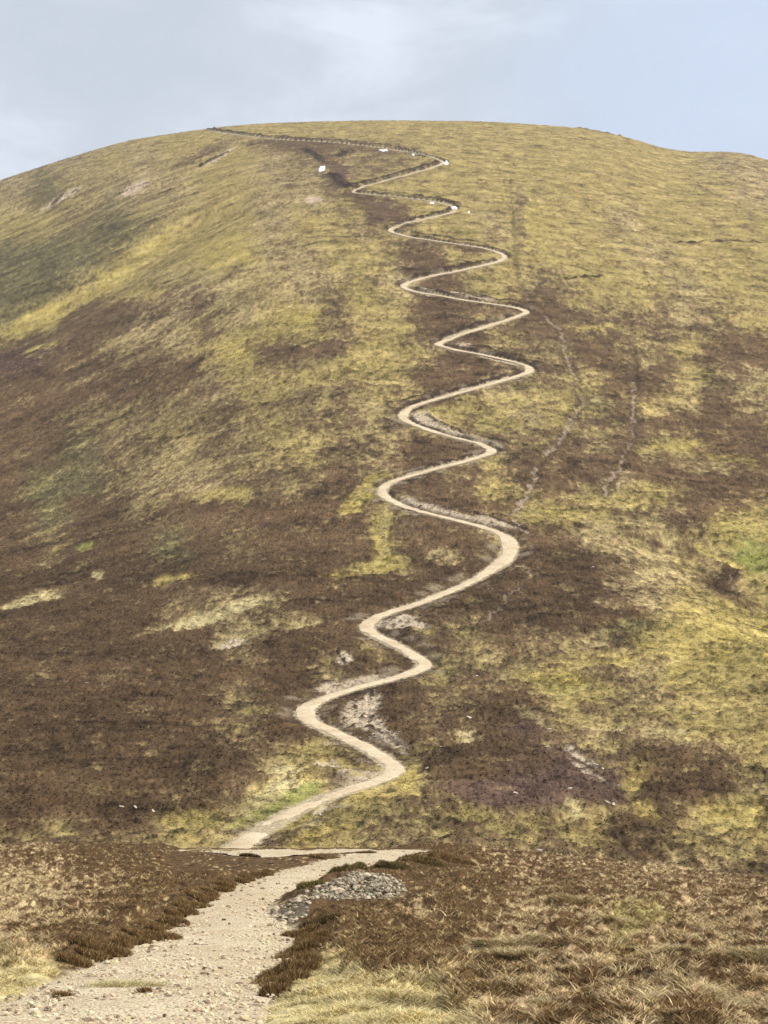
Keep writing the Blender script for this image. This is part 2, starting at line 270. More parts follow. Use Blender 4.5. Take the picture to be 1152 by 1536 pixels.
# distance to the hill path, height of the path, uphill flag
PD = np.full(X.shape, 99., np.float32); PZ = np.zeros(X.shape, np.float32); PUP = np.zeros(X.shape, np.float32)
zigZ = H0(np.arctan2(zigW[:, 0], zigW[:, 1]), zr)
k5 = np.ones(7)/7; zigZ = np.convolve(np.pad(zigZ, 3, 'edge'), k5, 'valid')
for i in range(len(zigW)-1):
    (x0, y0), (x1, y1) = zigW[i], zigW[i+1]; m = 9
    w = window(min(x0, x1)-m, max(x0, x1)+m, min(y0, y1)-m, max(y0, y1)+m)
    xx, yy = X[w], Y[w]; dx, dy = x1-x0, y1-y0; L = dx*dx+dy*dy
    t = np.clip(((xx-x0)*dx+(yy-y0)*dy)/L, 0, 1); qx = x0+t*dx; qy = y0+t*dy
    d = np.hypot(xx-qx, yy-qy)-(zhw[i]*(1-t)+zhw[i+1]*t)
    k = d < PD[w]
    PD[w] = np.where(k, d, PD[w]); PZ[w] = np.where(k, zigZ[i]*(1-t)+zigZ[i+1]*t, PZ[w])
    PUP[w] = np.where(k, (np.hypot(xx, yy) > np.hypot(qx, qy)), PUP[w])
# distance to the near gravel (path + side strip)
ND = np.full(X.shape, 99., np.float32)
w = window(-16, 12, 6, 70); ND[w] = np.minimum(sdist(X[w], Y[w], pathpoly), sdist(X[w], Y[w], strippoly)); ND = np.where(RR < 70, ND+.16*perlin(X/.7, Y/1.0, 107)+.07*perlin(X/.25, Y/.3, 108), 99)

# vegetation fractions
n1 = fbm(X/9, Y/30, 3, 11); n2 = fbm(X/3.1, Y/9, 3, 21)
hf = sst(80, 110, RR); n4 = fbm(X/1.3, Y/3.4, 4, 25, .65)
px = PX+(26*n1+12*n2)*1.3; py = PY+(20*fbm(X/12, Y/30, 3, 31)+8*n2)*1.2
f, gc, hc = lookup(GH, px/48, (py-168)/48)
fn, gn, hn = lookup(GN, (PX+40*fbm(X/1.6, Y/3., 3, 41))/48, (PY+16*fbm(X/1.6, Y/3., 3, 45)-1272)/44)
for bx, by, rx, ry, ang, c, st in blobs:
    j0 = np.searchsorted(azs, float(ray(bx-rx*1.8-20, by)[0])); j1 = np.searchsorted(azs, float(ray(bx+rx*1.8+20, by)[0]))
    w = (slice(np.searchsorted(rs, 112), None), slice(j0, j1))
    a = R(ang); ux = px[w]*.4+PX[w]*.6-bx; uy = py[w]*.4+PY[w]*.6-by
    p_ = (ux*math.cos(a)-uy*math.sin(a))/rx; q_ = (ux*math.sin(a)+uy*math.cos(a))/ry
    d = np.sqrt(p_*p_+q_*q_)+.5*n2[w]+.55*n4[w]; k = (.88 if c in 'gs' else .94)*st*(1-sst(.45, 1.35, d))
    F_, G_, H_ = PAL['e' if c == 'b' and by > 840 else c]
    f[w] = f[w]*(1-k)+F_*k; gc[w] = gc[w]*(1-k[..., None])+G_*k[..., None]; hc[w] = hc[w]*(1-k[..., None])+H_*k[..., None]
f = np.where(hf > .5, f, fn); hx = (hf > .5)[..., None]; gc = np.where(hx, gc, gn); hc = np.where(hx, hc, hn)
# streaky patch noise: across the slope in the middle, running down the slope on the left
lw = sst(.02, .10, -AZ)*sst(200, 330, RR)*(1-sst(1100, 1400, RR))
c_, s_ = math.cos(R(64)), math.sin(R(64)); U = X*c_+Y*s_; V = -X*s_+Y*c_
sc_ = np.where(hf > .5, 1., .22)*np.interp(RR, [0, 200, 700, 1500], [1, 1, 1.5, 2.0])
pn = fbm(X/(4.2*sc_), Y/(7.5*sc_), 5, 51, .68); pnl = fbm(U/(15*sc_), V/(4.0*sc_), 5, 55, .68)
pn = pn*(1-lw*.8)+pnl*lw*.8
mm = fbm(X/(1.1*sc_), Y/(1.9*sc_), 3, 61, .7)
thr = (f-.5)*1.35
m5 = fbm(X/(.7*sc_), Y/(1.5*sc_), 3, 63, .8)
gs = np.where(hf > .5, .42, .2)
nr_ = RR < 90
grass = sst(-gs, gs, np.where(nr_, .65, 1.1)*pn+np.where(nr_, .95, .55)*mm+np.where(nr_, .7, .45)*m5+thr)
heath = 1-grass
# heights: heather cushions, grass tussocks
small = np.where(fine, 1, 0)
bil = 1-np.abs(perlin(X/.62, Y/.62, 71))*1.9; bil2 = 1-np.abs(perlin(X/.27, Y/.27, 73))*1.9
t1 = perlin(X/1.7, Y/1.7, 75); t2 = perlin(X/.8, Y/.9, 77); t3 = perlin(X/3.6, Y/3.6, 79)
far = sst(200, 900, RR)
lo_g = sst(-.45, .45, pn*1.1+thr); hs = np.where(RR < 90, 1-lo_g, heath); gs2 = 1-hs
hh = hs*(.16+.13*bil+.025*bil2*(RR < 90)+.12*t1)+gs2*(.05+.09*t1+.08*t2)
hh = hh*(1+.25*far+.5*(RR > 90)*(1-sst(150, 400, RR)))+far*.30*t3+.16*t3*(RR > 90)+.10*perlin(X/1.1, Y/1.3, 78)*(RR > 90)
nearamp = np.where(RR < 90, np.interp(RR, [14, 40, 66], [.85, .75, .75]), 1.0)
strip_zone = sst(45, 54, RR)*(RR < 90)*sst(-.115, -.098, AZ)*(1-sst(.0, .02, AZ))
nearamp = nearamp*(1-.72*strip_zone)
off = hh*nearamp*small
clear = sst(.15, 1.9, PD)*sst(-.1, .9, ND+.25*t2)
Z = Z0+off*np.where(PD < 90, sst(.0, 1.2, PD), 1)*np.where(ND < 90, sst(.0, .8+.3*t2, ND), 1)
# path bench: level across; a cut bank above it
wb = sst(.25, 2.6, PD); Z = np.where(PD < 90, (PZ*.35+Z0*.65-np.interp(RR, [120, 500], [.03, .09]))*(1-wb)+Z*wb, Z)
Z -= np.where((PUP < .5) & (PD > 0) & (PD < 4), .22*np.exp(-((PD-1.3)/1.2)**2), 0)*far
upm = (PUP > .5) & (PD > .3) & (PD < 3)
bankh = np.interp(RR, [150, 300, 600, 1000, 1300], [.12, .35, .8, 1.3, 1.5])*np.clip(.75+.7*fbm(X/9, Y/9, 2, 105), .15, 1.3)
upm = (PUP > .5) & (PD > .1) & (PD < 20)
Z += np.where(upm, bankh*sst(.15, .8+.5*far, PD)*np.exp(-np.maximum(PD-1.5, 0)/(1.2+2.2*far)), 0)
Z = Z-.06*(1-sst(-.1, .35, ND))*(ND < 90)
# the bank by the stone heap
Z += .14*np.exp(-(seg_dist(X, Y, [tuple(p) for p in bank])/.55)**2)*(RR < 70)*sst(.0, .6, ND)
for (hx_, hy_), hz_ in zip(heapC, (.14, .12, .03)): Z += hz_*np.exp(-((X-hx_)**2+(Y-hy_)**2)/.6**2)
# colours -----------------------------------------------------------
st_ = fbm(X/(1.5*sc_), Y/(2.6*sc_), 3, 83, .75); stl = fbm(U/(5*sc_), V/(1.4*sc_), 3, 84, .7); st_ = st_*(1-.6*lw)+stl*.6*lw
ck = sst(-.15, -.55, st_+.5*m5)
wide = fbm(X/11, Y/13, 4, 93, .6)*(1-lw)+fbm(U/30, V/9, 4, 94, .6)*lw
fk = 1-.55*sst(350, 900, RR)
hq = 1-.25*heath*(RR > 90)
br = 1+(.55*mm+.75*st_+.24*m5+.12*perlin(X/(.35*sc_), Y/(.5*sc_), 81)-.36*ck)*fk*hq+.8*wide*(RR > 90)-.30*sst(.86, .97, 1-np.abs(perlin(X/24, Y/(8+.01*RR), 111)))*sst(-.1, .3, perlin(X/40, Y/30, 112))*(RR > 180)
g2 = np.clip(.5+1.2*fbm(X/(3.4*sc_), Y/(4*sc_), 4, 85), 0, 1)[..., None]
pale = S(196, 178, 128); olive = S(129, 118, 67)
gcol = gc*(1-.30*g2)+pale*.30*g2
g3 = np.clip(.5+1.6*fbm(X/(14*sc_), Y/(16*sc_), 4, 87)-.1, 0, 1)[..., None]
gcol = gcol*(1-.45*g3*hx)+olive*.45*g3*hx
hcol = hc*(1+.25*(g2-.5))*np.array([1.0, .99, .97])
rus = (np.clip(fbm(X/(3*sc_), Y/(5*sc_), 3, 88)*1.2, 0, 1)*(1-.6*(RR > 90)))[..., None]
hcol = hcol*(1-.3*rus)+S(112, 80, 52)*.3*rus
Cc = gcol*grass[..., None]+hcol*(1-grass[..., None])
Cc = Cc*np.clip(br, .35, 2.0)[..., None]
GRAV = S(212, 194, 160); STONE = S(194, 176, 150); PEAT = S(52, 40, 30)
def mix(C, c, k): k = np.clip(k, 0, 1)[..., None]; return C*(1-k)+c*k
grain = perlin(X/.18, Y/.25, 91)
for sx, sy, rx, ry, ang in scars:
    j0 = np.searchsorted(azs, float(ray(sx-rx*1.6-6, sy)[0])); j1 = np.searchsorted(azs, float(ray(sx+rx*1.6+6, sy)[0])); w = (slice(np.searchsorted(rs, 112), None), slice(j0, j1))
    a = R(ang); ux = PX[w]-sx+5*n2[w]; uy = PY[w]-sy+3*n2[w]
    d = np.hypot((ux*math.cos(a)-uy*math.sin(a))/rx, (ux*math.sin(a)+uy*math.cos(a))/ry)
    k = (1-sst(.6, 1.25, d+.5*mm[w]))*sst(-.35, .1, t2[w]+.3*mm[w]+.25)
    Cc[w] = mix(Cc[w], STONE*(S(205, 200, 200)/S(200, 200, 200) if sy < 320 else 1)*(1+.35*np.clip(grain[w], -1, 1))[..., None], k*.95)
    Z[w] -= .12*k
for pts, hw, st in trails:
    P = smooth_line(G(pts, **HR), 2.5, 2); w = window(P[:, 0].min()-6, P[:, 0].max()+6, P[:, 1].min()-6, P[:, 1].max()+6)
    d = seg_dist(X[w]+.8*t3[w], Y[w], P)+.35*t2[w]+.3*mm[w]; k = 1-sst(hw*.4, hw*1.3, d)
    brk = sst(-.35, .35, perlin(X[w]/1.6, Y[w]/5, 95)+.2+.5*m5[w])
    Cc[w] = mix(Cc[w], S(178, 158, 140) if st > 0 else PEAT*1.5, k*brk*abs(st)*.8); Z[w] -= .15*k
    if st > 0: k2 = np.exp(-((d-hw*2.2)/(hw*.8))**2); Cc[w] = mix(Cc[w], PEAT*1.6, k2*.45*brk)
for pts, hw in edges:
    P = smooth_line(G(pts, **HR), 1.5, 2); hw = hw*(1+.6*sst(400, 900, math.hypot(*P[0]))); m = 4+hw*4; w = window(P[:, 0].min()-m, P[:, 0].max()+m, P[:, 1].min()-m, P[:, 1].max()+m)
    d = seg_dist(X[w], Y[w], P)+.3*t2[w]; k = (1-sst(hw*.5, hw*1.6, d))*sst(-.6, -.1, t1[w]+.15)
    Cc[w] = mix(Cc[w], PEAT*(1+.5*mm[w])[..., None], k*.9); hg_ = np.interp(RR[w], [150, 500, 900, 1300], [.12, .6, 1.0, 1.5]); Z[w] += hg_*np.exp(-(d/(hw*1.3+.6))**2)*(hw > .1)*(.6+.6*t3[w])
# cut bank of peat above the path, spoil and trampled edge below
upk = np.where(PUP > .5, sst(.0, .2, PD)*(1-sst(.7+.9*far, 1.5+1.8*far, PD)), 0)*sst(-.45, .1, perlin(X/6, Y/6, 97)+.12+.3*t1)*(.25+.75*sst(200, 420, RR))
Cc = mix(Cc, PEAT*1.35*(1+.4*mm)[..., None], upk*.9)
dn = np.where((PD < 90), (1-sst(.05, .75, (PD+.3*t2+.3*mm)*1.6)), 0)
Cc = mix(Cc, GRAV*.80*(1+.3*grain)[..., None], dn*.8)
ug = np.where((PD > .2) & (PD < 3.2), sst(.3, .9, PD)*(1-sst(1.6, 3.0, PD)), 0)*sst(.0, .3, fbm(X/5, Y/5, 3, 103))*(1-far*.5)
Cc = mix(Cc, STONE*.8*(1+.4*grain)[..., None], ug*.4)
nk = np.where(ND < 90, 1-sst(.0, .2, ND+.10*perlin(X/.3, Y/.3, 98)), 0)
Cc = mix(Cc, GRAV*.92*(1+.25*perlin(X/.06, Y/.08, 92))[..., None], nk)
w = window(-16, 12, 6, 70); hd_ = np.minimum(sdist(X[w], Y[w], heap_out), sdist(X[w], Y[w], tail_out))
Cc[w] = mix(Cc[w], S(140, 126, 104)*(1+.4*grain[w])[..., None], 1-sst(-.12, .05, hd_))
Cc = np.clip(Cc*GAIN, .004, .8)

def mesh_from(name, V, Fq, col=None, mat=None, smooth=True, kind=None, tri=False):
    me = bpy.data.meshes.new(name); n = len(Fq); k = Fq.shape[1]
    me.vertices.add(len(V)); me.vertices.foreach_set('co', np.ascontiguousarray(V, np.float32).ravel())
    me.loops.add(n*k); me.loops.foreach_set('vertex_index', np.ascontiguousarray(Fq, np.int32).ravel())
    me.polygons.add(n); me.polygons.foreach_set('loop_start', np.arange(0, n*k, k, dtype=np.int32))
    me.polygons.foreach_set('use_smooth', np.full(n, smooth))
    me.update(calc_edges=True)
    if col is not None:
        a = me.color_attributes.new('Tint', 'FLOAT_COLOR', 'POINT')
        c4 = np.ones((len(V), 4), np.float32); c4[:, :3] = col; a.data.foreach_set('color', c4.ravel())
    o = bpy.data.objects.new(name, me); COL.objects.link(o)
    if mat: me.materials.append(mat)
    if kind: o['kind'] = kind
    return o

# ------------------------------------------------------------------ materials
def new_mat(name):
    m = bpy.data.materials.new(name); m.use_nodes = True; nt = m.node_tree; return m, nt, nt.nodes['Principled BSDF']
def N(nt, t, **k):
    n = nt.nodes.new(t)
    for a, b in k.items(): setattr(n, a, b)
    return n
def tint_mat(name, scale, lo, hi, rough=.95, bump=0, bscale=None, dist=.05, trans=0):
    m, nt, b = new_mat(name); L = nt.links.new
    at = N(nt, 'ShaderNodeAttribute'); at.attribute_name = 'Tint'
    tc = N(nt, 'ShaderNodeTexCoord'); nz = N(nt, 'ShaderNodeTexNoise'); nz.inputs['Scale'].default_value = scale; nz.inputs['Detail'].default_value = 5; nz.inputs['Roughness'].default_value = .7
    L(tc.outputs['Object'], nz.inputs['Vector'])
    mr = N(nt, 'ShaderNodeMapRange'); mr.inputs['From Min'].default_value = .3; mr.inputs['From Max'].default_value = .7; mr.inputs['To Min'].default_value = lo; mr.inputs['To Max'].default_value = hi
    L(nz.outputs['Fac'], mr.inputs['Value'])
    mx = N(nt, 'ShaderNodeMix'); mx.data_type = 'RGBA'; mx.blend_type = 'MULTIPLY'; mx.inputs['Factor'].default_value = 1
    cb = N(nt, 'ShaderNodeCombineColor'); [L(mr.outputs['Result'], cb.inputs[i]) for i in range(3)]
    L(at.outputs['Color'], mx.inputs['A']); L(cb.outputs['Color'], mx.inputs['B']); L(mx.outputs['Result'], b.inputs['Base Color'])
    b.inputs['Roughness'].default_value = rough; b.inputs['Specular IOR Level'].default_value = .12
    if bump:
        n2_ = N(nt, 'ShaderNodeTexNoise'); n2_.inputs['Scale'].default_value = bscale; n2_.inputs['Detail'].default_value = 4; L(tc.outputs['Object'], n2_.inputs['Vector'])
        bp = N(nt, 'ShaderNodeBump'); bp.inputs['Strength'].default_value = bump; bp.inputs['Distance'].default_value = dist
        L(n2_.outputs['Fac'], bp.inputs['Height']); L(bp.outputs['Normal'], b.inputs['Normal'])
    return m
M_hill = tint_mat('moorland', 2.2, .72, 1.3, bump=.9, bscale=2.6, dist=.25)
M_near = tint_mat('moor_soil', 14, .6, 1.25, bump=.8, bscale=22, dist=.04)
M_blade = tint_mat('dry_foliage', 9, .75, 1.25)
M_peb = tint_mat('pebble', 60, .8, 1.15, rough=.85)
def gravel_mat(name, c1, c2, c3, s1, s2, bump, dist):
    m, nt, b = new_mat(name); L = nt.links.new; tc = N(nt, 'ShaderNodeTexCoord')
    vo = N(nt, 'ShaderNodeTexVoronoi'); vo.inputs['Scale'].default_value = s1; L(tc.outputs['Object'], vo.inputs['Vector'])
    nz = N(nt, 'ShaderNodeTexNoise'); nz.inputs['Scale'].default_value = s2; nz.inputs['Detail'].default_value = 6; nz.inputs['Roughness'].default_value = .65; L(tc.outputs['Object'], nz.inputs['Vector'])
    sp = N(nt, 'ShaderNodeSeparateColor'); L(vo.outputs['Color'], sp.inputs[0])
    r1 = N(nt, 'ShaderNodeValToRGB'); e = r1.color_ramp.elements; e[0].position = 0; e[0].color = (*c2, 1); e[1].position = 1; e[1].color = (*c1, 1); x = e.new(.22); x.color = (*c1, 1); L(sp.outputs[0], r1.inputs['Fac'])
    mx = N(nt, 'ShaderNodeMix'); mx.data_type = 'RGBA'; L(r1.outputs['Color'], mx.inputs['A']); mx.inputs['B'].default_value = (*c3, 1)
    mr = N(nt, 'ShaderNodeMapRange'); mr.inputs['From Min'].default_value = .42; mr.inputs['From Max'].default_value = .66; mr.inputs['To Max'].default_value = .75; L(nz.outputs['Fac'], mr.inputs['Value']); L(mr.outputs['Result'], mx.inputs['Factor'])
    L(mx.outputs['Result'], b.inputs['Base Color']); b.inputs['Roughness'].default_value = .95; b.inputs['Specular IOR Level'].default_value = .15
    bp = N(nt, 'ShaderNodeBump'); bp.inputs['Strength'].default_value = bump; bp.inputs['Distance'].default_value = dist; L(vo.outputs['Distance'], bp.inputs['Height']); bp.invert = True; L(bp.outputs['Normal'], b.inputs['Normal'])
    return m
M_path = gravel_mat('near_gravel', S(220, 203, 170)*GAIN, S(148, 126, 102)*GAIN, S(194, 170, 136)*GAIN, 26, .8, .8, .03)
M_trail = gravel_mat('far_gravel', S(224, 205, 172)*GAIN, S(184, 160, 130)*GAIN, S(192, 168, 136)*GAIN, 5, .35, .5, .05)
def rock_mat(name, c1, c2):
    m, nt, b = new_mat(name); L = nt.links.new; tc = N(nt, 'ShaderNodeTexCoord'); oi = N(nt, 'ShaderNodeObjectInfo')
    nz = N(nt, 'ShaderNodeTexNoise'); nz.inputs['Scale'].default_value = 2.6; nz.inputs['Detail'].default_value = 6; L(tc.outputs['Object'], nz.inputs['Vector'])
    ad = N(nt, 'ShaderNodeMath'); ad.operation = 'MULTIPLY_ADD'; L(oi.outputs['Random'], ad.inputs[0]); ad.inputs[1].default_value = .8; L(nz.outputs['Fac'], ad.inputs[2])
    r1 = N(nt, 'ShaderNodeValToRGB'); e = r1.color_ramp.elements; e[0].position = .45; e[0].color = (*c1, 1); e[1].position = 1.15 if False else 1; e[1].color = (*c2, 1); L(ad.outputs[0], r1.inputs['Fac'])
    L(r1.outputs['Color'], b.inputs['Base Color']); b.inputs['Roughness'].default_value = .85
    bp = N(nt, 'ShaderNodeBump'); bp.inputs['Strength'].default_value = .6; bp.inputs['Distance'].default_value = .05; L(nz.outputs['Fac'], bp.inputs['Height']); L(bp.outputs['Normal'], b.inputs['Normal'])
    return m
M_rock = rock_mat('grey_rock', S(104, 92, 76)*GAIN, S(208, 190, 160)*GAIN)
M_pale = rock_mat('pale_rock', S(150, 138, 122)*GAIN, S(200, 188, 168)*GAIN)
M_dark = rock_mat('dark_rock', S(88, 72, 64)*GAIN, S(120, 104, 92)*GAIN)
m_, nt_, b_ = new_mat('snow'); b_.inputs['Base Color'].default_value = (.72, .73, .76, 1); b_.inputs['Roughness'].default_value = .6
nz_ = N(nt_, 'ShaderNodeTexNoise'); nz_.inputs['Scale'].default_value = 1.5; bp_ = N(nt_, 'ShaderNodeBump'); bp_.inputs['Strength'].default_value = .4; nt_.links.new(nz_.outputs['Fac'], bp_.inputs['Height']); nt_.links.new(bp_.outputs['Normal'], b_.inputs['Normal'])
M_snow = m_

# ------------------------------------------------------------------ ground sheets
def sheet(name, i0, i1, mat, closed_center=False):
    n = i1-i0; V = np.stack([X[i0:i1], Y[i0:i1], Z[i0:i1]], -1).reshape(-1, 3); C = Cc[i0:i1].reshape(-1, 3)
    a = np.arange(n*NA).reshape(n, NA); q = np.stack([a[:-1, :-1], a[:-1, 1:], a[1:, 1:], a[1:, :-1]], -1).reshape(-1, 4)
    return mesh_from(name, V, q, C, mat, True, 'structure')
isp = int(np.searchsorted(rs, 95))
sheet('ground', 0, isp+1, M_near)
sheet('hill', isp, NR, M_hill)
def height(x, y):           # height of the finished ground
    x = np.asarray(x, float); y = np.asarray(y, float); az = np.arctan2(x, y); r = np.hypot(x, y)
    i = np.clip(np.searchsorted(rs, r)-1, 0, NR-2); j = np.clip(np.searchsorted(azs, az)-1, 0, NA-2)
    a = (r-rs[i])/(rs[i+1]-rs[i]); b = (az-azs[j])/(azs[j+1]-azs[j])
    return (Z[i, j]*(1-a)+Z[i+1, j]*a)*(1-b)+(Z[i, j+1]*(1-a)+Z[i+1, j+1]*a)*b
def nearest(x, y, *A):
    az = np.arctan2(x, y); r = np.hypot(x, y); i = np.clip(np.searchsorted(rs, r), 0, NR-1); j = np.clip(np.searchsorted(azs, az), 0, NA-1)
    return [q[i, j] for q in A]

# zigzag path ribbon
m = len(zigW); tg0 = np.gradient(zigW, axis=0)
m = len(zigW); tg = np.gradient(zigW, axis=0); tg /= np.linalg.norm(tg, axis=1)[:, None]; nm = np.c_[-tg[:, 1], tg[:, 0]]
K = 7; V = np.zeros((m, K, 3)); _n = lambda q_: .20*perlin(np.arange(m)/1.9, np.full(m, q_), 3)+.22*perlin(np.arange(m)/6.3, np.full(m, q_), 4)+.10*rng.normal(0, 1, m)*.5; edge = _n(.3), _n(7.6)
for k in range(K):
    s = -1+2*k/(K-1); hw_ = zhw+(edge[0] if s < 0 else edge[1])*abs(s)*np.interp(zr, [100, 900], [1, 2])
    p = zigW+nm*(s*hw_)[:, None]; V[:, k, :2] = p; V[:, k, 2] = zigZ*.35+.65*H0(np.arctan2(p[:, 0], p[:, 1]), np.hypot(p[:, 0], p[:, 1]))+.02*(1-s*s)+.015-(.04 if abs(s) == 1 else 0)+np.interp(zr, [100, 1000], [0, .14])
a = np.arange(m*K).reshape(m, K); q = np.stack([a[:-1, :-1], a[:-1, 1:], a[1:, 1:], a[1:, :-1]], -1).reshape(-1, 4)
V = V.reshape(-1, 3)
cut = int(np.argmax(zr > 786)) if False else m
mesh_from('path', V, q, None, M_trail, True, 'structure')

def patch(name, A, B, mu, mv, mat, lift):
    A = resamp(A, mu); B = resamp(B, mu); t = np.linspace(0, 1, mv)[None, :, None]
    wob = .10*perlin(np.arange(mu)/3., np.zeros(mu), 8)[:, None, None]; P = A[:, None]*(1-t)+B[:, None]*t+wob
    x, y = P[..., 0], P[..., 1]; r = np.hypot(x, y)
    z = H0(np.arctan2(x, y), r)+lift+.022*perlin(x/.9, y/.9, 12)+.012*perlin(x/.25, y/.25, 13)+.03*(4*t[..., 0]*(1-t[..., 0])-1)
    a = np.arange(mu*mv).reshape(mu, mv); q = np.stack([a[:-1, :-1], a[1:, :-1], a[1:, 1:], a[:-1, 1:]], -1).reshape(-1, 4)
    V = np.stack([x, y, z], -1).reshape(-1, 3)
    n = np.cross(V[q[:, 1]]-V[q[:, 0]], V[q[:, 2]]-V[q[:, 0]])
    if n[:, 2].mean() < 0: q = q[:, ::-1]
    return mesh_from(name, V, q, None, mat, True, 'structure')
patch('path', LE, RE, 420, 70, M_path, .0)
patch('path', ST, SB, 160, 16, M_path, .03)

# ------------------------------------------------------------------ small plants as fields of blades
def blades(name, P, Hh, Wd, lean, curve, C, segs, mat, kind='stuff', darkroot=.75):
    n = len(P); th = rng.uniform(0, 2*math.pi, n); ph = rng.uniform(0, 2*math.pi, n)
    side = np.stack([np.cos(th), np.sin(th), np.zeros(n)], -1); ld = np.stack([np.cos(ph), np.sin(ph), np.zeros(n)], -1)
    rows = []; cols = []
    for k in range(segs+1):
        t = k/segs
        c = P+np.array([0, 0, 1.])*(Hh*(t-curve*t*t*.55))[:, None]+ld*(Hh*(lean*t+curve*t*t*.8))[:, None]
        wv = Wd*(1-t*.9) if k < segs else Wd*.08
        rows.append(c-side*(wv/2)[:, None]); rows.append(c+side*(wv/2)[:, None])
        cc = C*(darkroot+(1-darkroot)*t*1.4 if False else 1.0); cols += [cc, cc]
    V = np.stack(rows, 1).reshape(-1, 3); Cx = np.stack(cols, 1).reshape(-1, 3); b = (np.arange(n)*2*(segs+1))[:, None]
    q = np.concatenate([b+np.array([2*k, 2*k+1, 2*k+3, 2*k+2]) for k in range(segs)], 0)
    return mesh_from(name, V, q, Cx, mat, True, kind)
def scatter(n, r0, r1, power=1.0):   # points spread about evenly over what one sees of the near ground
    u = rng.uniform(0, 1, n*2); r = 1/(1/r0+(1/r1-1/r0)*u) if power == 1 else r0*(r1/r0)**u
    az = rng.uniform(-R(13), R(13), n*2); x = r*np.sin(az); y = r*np.cos(az)
    return x[:n], y[:n], r[:n]
# near ground
def ND_at(x, y): return nearest(x, y, ND)[0]
n = 900000; x, y, r = scatter(n, 14, 72, 2)
for sg in (-1, 1):      # and the ground a step to either side of the view
    rx_ = 11*(52/11)**rng.uniform(0, 1, 110000); ax_ = sg*rng.uniform(R(12.5), R(27), 110000); x = np.r_[x, rx_*np.sin(ax_)]; y = np.r_[y, rx_*np.cos(ax_)]; r = np.r_[r, rx_]
n = len(x)
g_, nd_, gcx, hcx, t2n = nearest(x, y, grass, ND, gc, hc, t2)
gn_ = g_+.25*fbm(x/.35, y/.35, 2, 120)
ok = (nd_ > .04+.10*rng.uniform(-1, 1, n))
ok &= np.minimum(sdist(x, y, heap_out), sdist(x, y, tail_out)) > .10
sz_n, = nearest(x, y, strip_zone)
front = (1-.8*sz_n)*sst(-.1, .9, np.minimum(sdist(x, y+.5, heap_out), sdist(x, y+.5, tail_out)))*sst(.0, .9, ND_at(x, y))
cl_ = np.clip(1+.9*fbm(x/.55, y/.8, 3, 150), .5, 1.5)[:, None]
isg = (gn_ > .5) & ok; ish = (gn_ <= .5) & ok
def jit(c, a, b=.06): return np.clip(c*(1+rng.normal(0, a, (len(c), 1)))*(1+rng.normal(0, b, c.shape)), .01, .85)
i = np.where(ish)[0]; P = np.stack([x[i], y[i], height(x[i], y[i])-.03], -1); sr = r[i]
rsx = np.clip(fbm(x[i]/.8, y[i]/.8, 3, 130)*.9+.5, 0, 1)[:, None]
hcol_ = (S(138, 109, 70)*rsx+S(98, 80, 54)*(1-rsx))*GAIN; hcol_ = jit(hcol_*.8+hcx[i]*GAIN*.3, .30)*cl_[i]
gy = rng.uniform(0, 1, len(i)) < .16; hcol_[gy] = S(200, 172, 124)*GAIN
blades('heather', P, rng.uniform(.035, .10, len(i))*(.5+.5*front[i])*(1-.5*sz_n[i])*np.interp(sr, [20, 45, 66], [1, .95, .9]), (.007+.00032*sr)*rng.uniform(.7, 1.5, len(i)), .6, .4, hcol_, 2, M_blade)
i = np.where(isg)[0]; P = np.stack([x[i], y[i], height(x[i], y[i])-.02], -1); sr = r[i]
tus = np.clip(fbm(x[i]/.5, y[i]/.5, 3, 140)*1.3+.45, 0, 1)
gcol_ = gcx[i]*(1-.45*tus[:, None])+S(220, 202, 152)*.45*tus[:, None]; gcol_ = jit(gcol_*GAIN, .2, .05)*(.3+.7*cl_[i])
dk = rng.uniform(0, 1, len(i)) < .16; gcol_[dk] *= .6
hg = (.45+.55*front[i])*np.interp(sr, [20, 66], [1, .9])*(.05+.14*tus)*rng.uniform(.7, 1.3, len(i))
blades('grass', P, hg, (.006+.00025*sr)*rng.uniform(.8, 1.4, len(i)), .35, .8, gcol_, 3, M_blade)
# the far hillside: rough tufts
n = 230000; rr_ = 120*(620/120)**rng.uniform(0, 1, n)**1.15; az = rng.uniform(-R(12.6), R(12.6), n); x = rr_*np.sin(az); y = rr_*np.cos(az)
g_, pd_, cx = nearest(x, y, grass, PD, Cc); ok = pd_ > -.12+.5*rng.uniform(0, 1, n)**.5; x, y, rr_, g_, cx = x[ok], y[ok], rr_[ok], g_[ok], cx[ok]
P = np.stack([x, y, height(x, y)-.04], -1); s_ = np.interp(rr_, [120, 600], [1, 1.9])
cx = jit(cx*1.08, .12)
lt = rng.uniform(0, 1, len(x)) < .05*(.3+g_); cx[lt] = cx[lt]*1.35+.01
blades('moorland_tufts', P, rng.uniform(.07, .18, len(x))*s_, rng.uniform(.08, .2, len(x))*s_, .9, .6, np.clip(cx, .01, .7), 1, M_blade)

